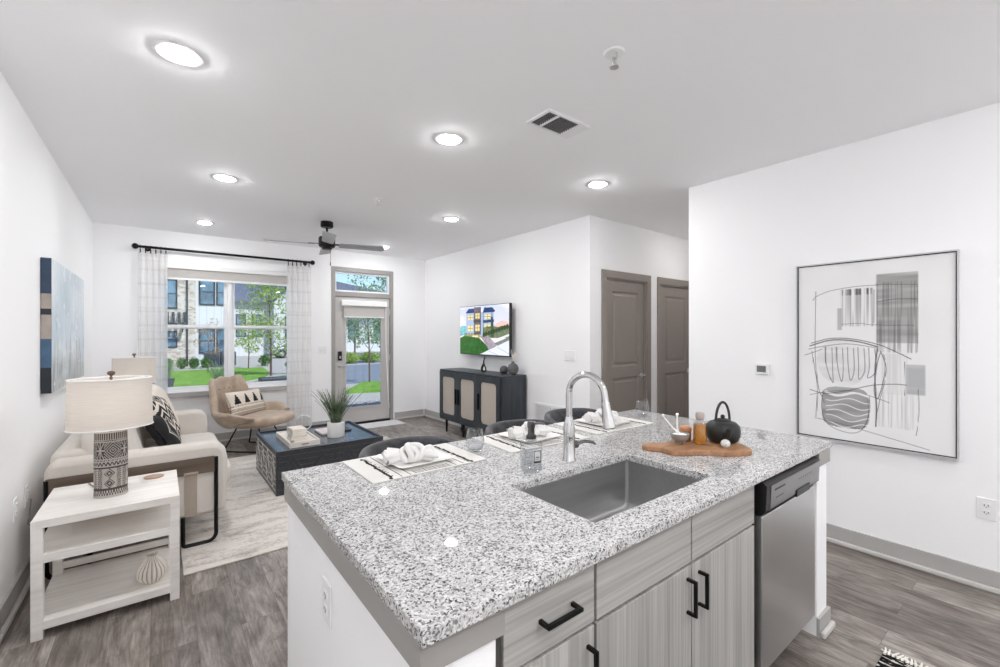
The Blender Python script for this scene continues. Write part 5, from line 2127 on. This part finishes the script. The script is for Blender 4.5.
# ornaments on the sideboard
fy0 = 4.79
p = []
for t in np.linspace(0, 2 * pi, 33)[:-1]:
    r_ = .052 * (1 + .15 * math.sin(t))
    p.append((3.45 + .008 * math.sin(2 * t), fy0 + .042 * math.cos(t) * (1.15 - .55 * (math.sin(t) + 1) / 2), bz_ + .067 + .058 * math.sin(t)))
b = MB().tube(p, [.0125 + .004 * math.cos(t) for t in np.linspace(0, 2 * pi, 33)[:-1]], 10, True)
b.tube([(3.45, fy0 + .005, bz_ + .115), (3.448, fy0 - .002, bz_ + .155), (3.452, fy0 - .014, bz_ + .185)], [.012, .011, .009], 10)
b.ball((3.453, fy0 - .015, bz_ + .190), .013, .015, .015, nu=14, nv=8)
o = b.build('loop_sculpture', m_blackp, smooth=60)
tag(o, 'black open loop sculpture standing on the sideboard', 'sculpture')
m_stone = plain('grey ceramic', (98, 98, 99), .7, var=.2, scale=30, bump=.2)
s = thing('vase', 'round grey bud vase with white feathers on the sideboard', 'vase', (3.56, 4.305, bz_))
MB().lathe([(0, .001), (.034, .001), (.058, .022), (.071, .056), (.071, .088), (.056, .124), (.022, .148), (.018, .160), (.022, .168), (.015, .168), (.0, .160)], (3.56, 4.305, bz_), 36).build('body', m_stone, s, 60)
b = MB()
rnd = random.Random(9)
for k in range(26):
    blade(b, (3.56, 4.305, bz_ + .155), R(-95) + rnd.uniform(-.9, .9), rnd.uniform(.0, .75), rnd.uniform(.11, .19), .007, rnd.uniform(.0, .4), 5)
b.build('feathers', plain('white feather', (244, 241, 236), .9), s)
o = MB().lathe([(0, .001), (.032, .001), (.050, .018), (.057, .044), (.053, .072), (.034, .094), (.022, .100), (.020, .092), (0, .088)], (3.56, 4.49, bz_), 32).build('bud_vase', plain('dark grey ceramic', (78, 78, 80), .6, var=.2, scale=30, bump=.2), smooth=60)
tag(o, 'small squat dark grey vase between the round vase and the black sculpture', 'vase')

# ------------------------------------------------------------------ outside
def gz(y):
    return -.12 if y < 9 else (-.60 if y > 30 else -.12 - .48 * (y - 9) / 21)


def ground(name, poly, mat, lift=0.0, kind='structure', label=None, cat=None):
    b = MB()
    top = [(x, y, gz(y) + lift) for x, y in poly]
    bot = [(x, y, gz(y) + lift - .25) for x, y in poly]
    n = len(poly)
    b.add(top + bot, [tuple(range(n)), tuple(range(2 * n - 1, n - 1, -1))] + [(i, (i + 1) % n, n + (i + 1) % n, n + i) for i in range(n)])
    o = b.build(name, mat)
    tag(o, label, cat, kind=kind)
    return o


def grass_mat(name, a, b_):
    t = NT(name).set(.9, 0, .1)
    f = t.noise(t.coord((1, 1, 1)), 3.0, 8, .75)
    t.base(t.ramp(f, [(.3, lin(a)), (.7, lin(b_))]))
    t.bump(f, .4, .03)
    return t.m


m_grass = grass_mat('lawn grass', (88, 134, 52), (140, 180, 88))
m_conc = plain('concrete', (176, 175, 173), .85, var=.05, scale=3)
m_asph = plain('asphalt road', (128, 138, 152), .85, var=.06, scale=2)
m_grav = NT('river gravel').set(.9, 0, .2)
vo = m_grav.n('TexVoronoi')
vo.inputs['Scale'].default_value = 16
m_grav.l(m_grav.coord(), vo.inputs['Vector'])
m_grav.base(m_grav.ramp(vo.outputs['Distance'], [(0.0, lin((232, 230, 226))), (.5, lin((168, 168, 168))), (.8, lin((84, 86, 90)))]))
m_grav.bump(vo.outputs['Distance'], .6, .03)

# split at y = 9 and y = 30 so every piece is planar
ground('ground_apron', [(-25, 7.10), (45, 7.10), (45, 9.0), (-25, 9.0)], m_conc, -.04)
ground('ground_slope', [(-25, 9.0), (60, 9.0), (60, 30), (-25, 30)], m_conc, -.04)
ground('ground_far', [(-60, 30), (110, 30), (110, 110), (-60, 110)], m_conc, -.04)
o = ground('gravel_bed', [(2.2, 9.01), (4.6, 9.01), (4.9, 9.75), (2.6, 10.1)], m_grav.m, .02)
o = ground('lawn', [(-9, 19.4), (1.7, 18.3), (2.75, 19.6), (3.66, 21.4), (4.35, 24.5), (4.9, 29.7), (-12, 29.7)], m_grass, .01)
o = ground('lawn_strip', [(2.2, 16.9), (3.2, 17.1), (4.6, 18.2), (5.2, 20.0), (4.2, 20.9), (3.0, 18.9)], grass_mat('verge', (98, 132, 52), (150, 172, 84)), .01)
ground('lawn_verge', [(4.05, 12.3), (8.5, 10.6), (10.5, 13.3), (5.6, 15.0)], m_grass, .03)
ground('road', [(4.2, 15.6), (13, 12.2), (30, 20), (30, 29.9), (9.0, 27.6)], m_asph, -.01)
ground('road_far', [(9.0, 30.1), (30, 30.1), (60, 44), (14, 41.5)], m_asph, -.01)
ground('lawn_far', [(10.0, 33.5), (17, 33.2), (20, 38), (11.5, 38.0)], m_grass, .03)


def leaf_mat(name, a, b_):
    t = NT(name).set(.7, 0, .2)
    f = t.noise(t.coord(), 2.2, 4, .7)
    c = t.ramp(f, [(.3, lin(a)), (.7, lin(b_))])
    df = t.n('BsdfDiffuse')
    tl = t.n('BsdfTranslucent')
    t.l(c, df.inputs[0])
    t.l(c, tl.inputs[0])
    m = t.n('MixShader')
    m.inputs[0].default_value = .4
    t.l(df.outputs[0], m.inputs[1])
    t.l(tl.outputs[0], m.inputs[2])
    t.l(m.outputs[0], t.out.inputs[0])
    return t.m


m_lf1 = leaf_mat('light green leaves', (112, 150, 66), (186, 206, 116))
m_lf2 = leaf_mat('deep green leaves', (66, 112, 58), (126, 166, 98))
m_lf3 = leaf_mat('blue green leaves', (96, 134, 104), (170, 196, 156))
m_lf4 = leaf_mat('autumn leaves', (150, 112, 72), (198, 168, 120))
m_bark = plain('bark', (98, 84, 72), .9, var=.2)


def leaves(b, c, r, n, size, rnd):
    for _ in range(n):
        while True:
            p = Vector((rnd.uniform(-1, 1), rnd.uniform(-1, 1), rnd.uniform(-1, 1)))
            if .25 < p.length < 1:
                break
        q = Vector((c[0] + p.x * r[0], c[1] + p.y * r[1], c[2] + p.z * r[2]))
        nrm = Vector((rnd.gauss(0, 1), rnd.gauss(0, 1), rnd.gauss(0, 1) + .6)).normalized()
        t = nrm.orthogonal().normalized()
        t.rotate(Matrix.Rotation(rnd.random() * 6.28, 3, nrm))
        u = nrm.cross(t)
        s_ = size * rnd.uniform(.6, 1.3)
        b.add([q - t * s_, q + u * s_ * .5, q + t * s_, q - u * s_ * .5], [(0, 1, 2, 3)])


def tree(x, y, h, cr, clumps, n, size, mat, label, seed, trunk=.07, lean=(0, 0), crown0=.35, group='street trees outside'):
    rnd = random.Random(seed)
    z0 = gz(y)
    s = thing('tree', label, 'tree', (x, y, z0), group=group)
    top = Vector((x + lean[0], y + lean[1], z0 + h))
    t = MB()
    base = Vector((x, y, z0 - .05))
    t.tube([base, base.lerp(top, .35) + Vector((.03, 0, 0)), base.lerp(top, .7), top - Vector((0, 0, h * .08))], [trunk, trunk * .8, trunk * .5, trunk * .15], 8)
    cs = []
    for k in range(clumps):
        f = crown0 + (1 - crown0) * (k + .5) / clumps
        a = k * 2.4 + rnd.random()
        rr_ = cr * (1 - abs(f - .55) * .9) * rnd.uniform(.35, .8)
        c = base.lerp(top, f) + Vector((rr_ * math.cos(a), rr_ * math.sin(a), rnd.uniform(-.1, .1)))
        t.tube([base.lerp(top, max(.2, f - .15)), c], [trunk * .35, trunk * .12], 5)
        cs.append(c)
    t.build('trunk', m_bark, s, 60)
    b = MB()
    for c in cs:
        leaves(b, c, (cr * .52, cr * .52, cr * .42), n // clumps, size, rnd)
    b.build('foliage', mat, s, recalc=False)
    return s


def shrub(x, y, r, h, mat, label, seed, n=420, size=.07, group='round shrubs outside', cat='shrub'):
    rnd = random.Random(seed)
    s = thing('shrub', label, cat, (x, y, gz(y)), group=group)
    b = MB()
    leaves(b, (x, y, gz(y) + h * .5), (r, r, h * .52), n, size, rnd)
    b.build('foliage', mat, s, recalc=False)
    t = MB()
    for k in range(4):
        a = k * 1.57 + .4
        t.tube([(x, y, gz(y) - .02), (x + r * .5 * math.cos(a), y + r * .5 * math.sin(a), gz(y) + h * .6)], [.02, .008], 5)
    t.build('stems', m_bark, s)
    return s


# stone and siding apartment building
m_stonew = NT('pale stone veneer').set(.85, 0, .2)
vo = m_stonew.n('TexVoronoi')
vo.inputs['Scale'].default_value = 4.6
m_stonew.l(m_stonew.coord((1, 1, 1.9)), vo.inputs['Vector'])
sp_ = m_stonew.n('SeparateColor')
m_stonew.l(vo.outputs['Color'], sp_.inputs[0])
c1 = m_stonew.ramp(sp_.outputs[0], [(0, lin((168, 154, 142))), (.18, lin((188, 182, 174))), (.5, lin((200, 197, 192))), (.85, lin((166, 162, 158)))], 'CONSTANT')
vd = m_stonew.n('TexVoronoi', feature='DISTANCE_TO_EDGE')
vd.inputs['Scale'].default_value = 4.6
m_stonew.l(m_stonew.coord((1, 1, 1.9)), vd.inputs['Vector'])
c1 = m_stonew.mix(m_stonew.ramp(vd.outputs['Distance'], [(0, (1, 1, 1)), (.05, (0, 0, 0))]), c1, lin((206, 203, 198)))
m_stonew.base(c1)
m_siding = NT('white board and batten').set(.7, 0, .3)
f_ = m_siding.n('SeparateXYZ')
m_siding.l(m_siding.coord(), f_.inputs[0])
pp = m_siding.n('Math', operation='PINGPONG')
pp.inputs[1].default_value = .2
m_siding.l(f_.outputs[0], pp.inputs[0])
m_siding.base(m_siding.ramp(pp.outputs[0], [(0, lin((178, 186, 196))), (.03, lin((206, 211, 217)))]))
m_win = plain('dark window frame', (40, 50, 62), .4)
m_wglass = NT('reflecting window').set(.06, 0, .8)
f_ = m_wglass.noise(m_wglass.coord((1, 1, 1)), 1.2, 3)
m_wglass.base(m_wglass.ramp(f_, [(.35, lin((58, 84, 108))), (.65, lin((106, 142, 168)))]))
m_wglass = m_wglass.m
m_slate = NT('slate roof').set(.8, 0, .3)
br = m_slate.n('TexBrick')
br.inputs['Scale'].default_value = 2.5
br.inputs['Color1'].default_value = (*lin((88, 98, 118)), 1)
br.inputs['Color2'].default_value = (*lin((104, 114, 134)), 1)
br.inputs['Mortar'].default_value = (*lin((82, 92, 110)), 1)
m_slate.l(m_slate.coord((1, 1, 1), (pi / 2, 0, 0)), br.inputs['Vector'])
m_slate.base(br.outputs['Color'])
m_slate = m_slate.m


def ext_window(s, x0, x1, z0, z1, y, sash=True):
    f = MB().plate([x0 - .06, x0 + .03, x1 - .03, x1 + .06], [z0 - .06, z0 + .03, z1 - .03, z1 + .06], {(1, 1)}, y - .06, y + .02, 'y')
    if sash:
        f.box(x0 + .03, x1 - .03, y - .04, y, (z0 + z1) / 2 - .03, (z0 + z1) / 2 + .03)
    f = f.build('window', m_win, s)
    MB().box(x0 + .02, x1 - .02, y - .02, y - .01, z0 + .02, z1 - .02).build('window_pane', m_wglass, f)


FYB = 34.0
s = thing('apartment_building', 'pale stone and white siding apartment building across the lawn', 'building', (0, FYB + 4, -.6))
MB().box(-9, 1.80, FYB, FYB + 8, -.7, 6.4).build('stone_wall', m_stonew.m, s)
MB().box(1.80, 3.95, FYB + .15, FYB + 8, -.7, 6.4).build('siding_wall', m_siding.m, s)
MB().prism([(-9.4, 6.4), (4.3, 6.4), (4.3, 6.7), (-2, 9.0), (-9.4, 6.7)], 'y', FYB - .4, FYB + 8).build('roof', m_slate, s)
for (x0, x1) in ((-.35, .80), (-3.0, -1.8), (-6, -4.8)):
    ext_window(s, x0, x1, 3.05, 4.80, FYB)
    ext_window(s, x0, x1, .62, 1.55, FYB)
for (x0, x1) in ((2.03, 2.80), (2.98, 3.60)):
    ext_window(s, x0, x1, 3.35, 4.95, FYB + .15)
    ext_window(s, x0, x1, .2, 1.75, FYB + .15)
MB().box(1.30, 1.40, FYB - .10, FYB, -.6, 6.3).build('downspout', m_win, s)
b = MB()
for k in range(16):
    x = -3.2 + k * .29
    b.prism([(FYB, 2.80), (FYB - .9, 2.10), (FYB - .9, 2.05), (FYB, 2.75)], 'x', x, x + .15)
b.box(-3.2, 1.30, FYB - .95, FYB - .88, 2.0, 2.12)
b.box(1.10, 1.17, FYB - .9, FYB, 2.05, 2.10)
b.tube([(1.13, FYB - .75, 2.10), (1.13, FYB, 1.55)], .035, 6)
b.build('metal_awning', m_win, s)

# houses to the far end of the street
s = thing('house', 'white gabled house with slate blue roof behind the young trees', 'house', (9, 50, -.6))
MB().box(4.6, 13.5, 47, 55, -.7, 4.6).build('house_wall', m_siding.m, s)
MB().prism([(46.4, 4.4), (51, 7.6), (55.6, 4.4), (51, 7.2)], 'x', 4.1, 14.0).build('roof', m_slate, s)
MB().prism([(8.4, 4.4), (10.2, 6.2), (12.0, 4.4), (12.0, .0), (8.4, .0)], 'y', 45.2, 47).build('gable_front', m_siding.m, s)
b = MB()
b.prism([(8.1, 4.3), (10.2, 6.45), (12.3, 4.3), (10.2, 6.15)], 'y', 45.0, 49)
b.build('gable_roof', m_slate, s)
for x0 in (5.6, 6.9, 12.6):
    ext_window(s, x0, x0 + .7, 1.2, 3.2, 47)
ext_window(s, 9.4, 10.9, 1.0, 3.0, 45.2)
s = thing('house', 'long low house with slate blue roof seen through the transom', 'house', (24, 52, -.6))
MB().box(15.5, 33, 50, 58, -.7, 3.6).build('house_wall', m_siding.m, s)
b = MB()
b.add([(14.8, 49, 3.6), (39, 49, 3.6), (39, 59, 3.6), (14.8, 59, 3.6), (15.0, 54, 7.85), (16.4, 54, 7.85)], [(0, 1, 5, 4), (1, 2, 5), (2, 3, 4, 5), (3, 0, 4), (0, 3, 2, 1)])
b.build('roof', m_slate, s)
for x0 in (17, 20, 23, 26):
    ext_window(s, x0, x0 + 1.1, .9, 2.9, 50)

# air conditioner units in front of the facade
m_ac = plain('ac unit grey', (74, 82, 92), .6, var=.1)
for k, (x, lab) in enumerate(((2.55, 'dark grey air conditioner unit by the facade, nearer the stone wall'), (3.42, 'dark grey air conditioner unit by the facade, beside the window mullion'))):
    s = thing('air_conditioner', lab, 'air conditioner', (x, 32.6, gz(32.6)), group='outdoor air conditioners')
    MB().box(x - .40, x + .40, 32.2, 33.0, -.58, .30, .03).build('cabinet', m_ac, s)
    b = MB()
    for i in range(9):
        b.box(x - .37, x + .37, 32.19, 32.2, -.48 + i * .08, -.45 + i * .08)
    b.build('louvres', m_win, s)
    MB().lathe([(0, .0), (.30, .0), (.32, .03), (0, .04)], (x, 32.6, .30), 24).build('fan_guard', m_win, s)

# shrubs along the facade
for k, (x, lab) in enumerate(((.35, 'round clipped shrub under the awning, first in the row by the curtain'), (1.00, 'round clipped shrub second in the row along the stone wall'),
                              (1.60, 'round clipped shrub third in the row along the stone wall'), (2.17, 'round clipped shrub beside the air conditioner'))):
    shrub(x, 31.6, .27, .62, m_lf2, lab, 20 + k)
shrub(5.3, 31.5, .36, .70, m_lf2, 'round shrub past the window mullion at the lawn edge', 25)
shrub(5.05, 22.6, .36, .74, m_lf3, 'low round shrub beside the trunk of the slim tree', 26, 700)
shrub(5.83, 22.6, .36, .76, m_lf3, 'low round shrub beside the sheer curtain and the car', 27, 700)
for k, x in enumerate((10.4, 11.9, 13.4, 14.9, 16.4)):
    shrub(x, 30.4 + .1 * k, .75, .75, m_lf1, 'yellow green bush in the hedge row across the street, seen in the door glass', 30 + k, 520, .09, group='hedge bushes across the street')

tree(3.95, 21.9, 4.6, 1.35, 12, 2100, .075, m_lf1, 'slim young tree with pale green leaves in the second window half', 41, .05, (-.1, 0), .28)
tree(4.05, 29.0, 3.0, .75, 7, 700, .07, m_lf1, 'small young tree at the far lawn edge behind the slim tree', 42, .035)
tree(1.95, 27.0, 2.6, .62, 6, 260, .06, m_lf4, 'small bare brownish tree in front of the stone building', 43, .025, crown0=.4)
tree(5.72, 14.7, 3.6, .80, 10, 900, .055, m_lf3, 'slender sapling in the grass verge outside the patio door', 44, .032, (-.12, 0), .40)
tree(12.2, 28.9, 6.4, 1.15, 9, 700, .11, m_lf3, 'tall young tree whose top shows in the transom', 45, .06, crown0=.45)
for k, (x, y, h) in enumerate(((12.0, 41.6, 4.8), (14.8, 41.8, 5.4), (17.6, 42.2, 4.9), (20.4, 42.0, 5.2))):
    tree(x, y, h, 1.45, 9, 800, .14, (m_lf2, m_lf3)[k % 2], 'leafy green tree in the row across the street behind the sapling', 50 + k, .09, crown0=.2, group='far street trees')

# planters beside the window
s = thing('planter', 'long dark planter box outside below the window, by the sheer curtain', 'planter', (3.0, 16.1, gz(16.1)))
MB().box(2.55, 3.6, 15.75, 16.25, gz(16) - .02, gz(16) + .28, .02).build('box', m_win, s)
MB().box(2.58, 3.57, 15.78, 16.22, gz(16) + .26, gz(16) + .285).build('soil', m_win, s)
for k, (x, y, h, lab) in enumerate(((.17, 18.0, .75, 'dark pot of pale ornamental grass outside, beside the first curtain'), (1.55, 17.4, 1.0, 'clump of pale ornamental grass outside, behind the armchair'))):
    rnd = random.Random(60 + k)
    s = thing('ornamental_grass', lab, 'plant', (x, y, gz(y)))
    b = MB()
    for i in range(110):
        blade(b, (x + rnd.uniform(-.1, .1), y + rnd.uniform(-.1, .1), gz(y) + (.30 if k == 0 else 0)), rnd.random() * 6.28, rnd.uniform(.05, .4), h * rnd.uniform(.6, 1), .012, rnd.uniform(.1, .5))
    b.build('grass_leaves', leaf_mat('pale grass leaves', (120, 160, 110), (190, 214, 170)), s)
    if k == 0:
        MB().lathe([(0, 0), (.16, 0), (.22, .30), (.19, .30), (0, .27)], (x, y, gz(y)), 20).build('pot', m_ac, s, 40)

# parked car
m_car = plain('silver blue car paint', (120, 130, 142), .25, .5, var=.03)
cx, cy = 9.5, 41.2
gcy = gz(cy)
s = thing('car', 'grey parked car beyond the slim tree, partly behind the sheer curtain', 'car', (cx, cy, gcy))
prof = [(-2.25, .30), (-2.22, .72), (-1.55, .86), (-1.15, .92), (-.55, 1.36), (.55, 1.42), (1.30, 1.02), (2.05, .92), (2.20, .60), (2.18, .30)]
b = MB().prism([(cx + a, gcy + z) for a, z in prof], 'y', cy - .88, cy + .88)
b.build('body', m_car, s, bevel=.08)
b = MB().prism([(cx - 1.02, gcy + .94), (cx - .52, gcy + 1.30), (cx + .50, gcy + 1.36), (cx + 1.08, gcy + 1.02)], 'y', cy - .89, cy + .89)
b.build('windows', m_wglass, s)
for x in (-1.40, 1.38):
    for y in (-.86, .86):
        w_ = MB()
        w_.cyl((cx + x, cy + y - .10, gcy + .32), (cx + x, cy + y + .10, gcy + .32), .32, n=24)
        wo = w_.build('wheel', m_blackp, s, 40)
        MB().cyl((cx + x, cy + y - .105, gcy + .32), (cx + x, cy + y + .105, gcy + .32), .19, n=16).build('hubcap', m_steel, wo, 40)
MB().box(cx - 2.27, cx - 2.20, cy - .75, cy - .45, gcy + .58, gcy + .70).build('headlight', m_vinyl, s)
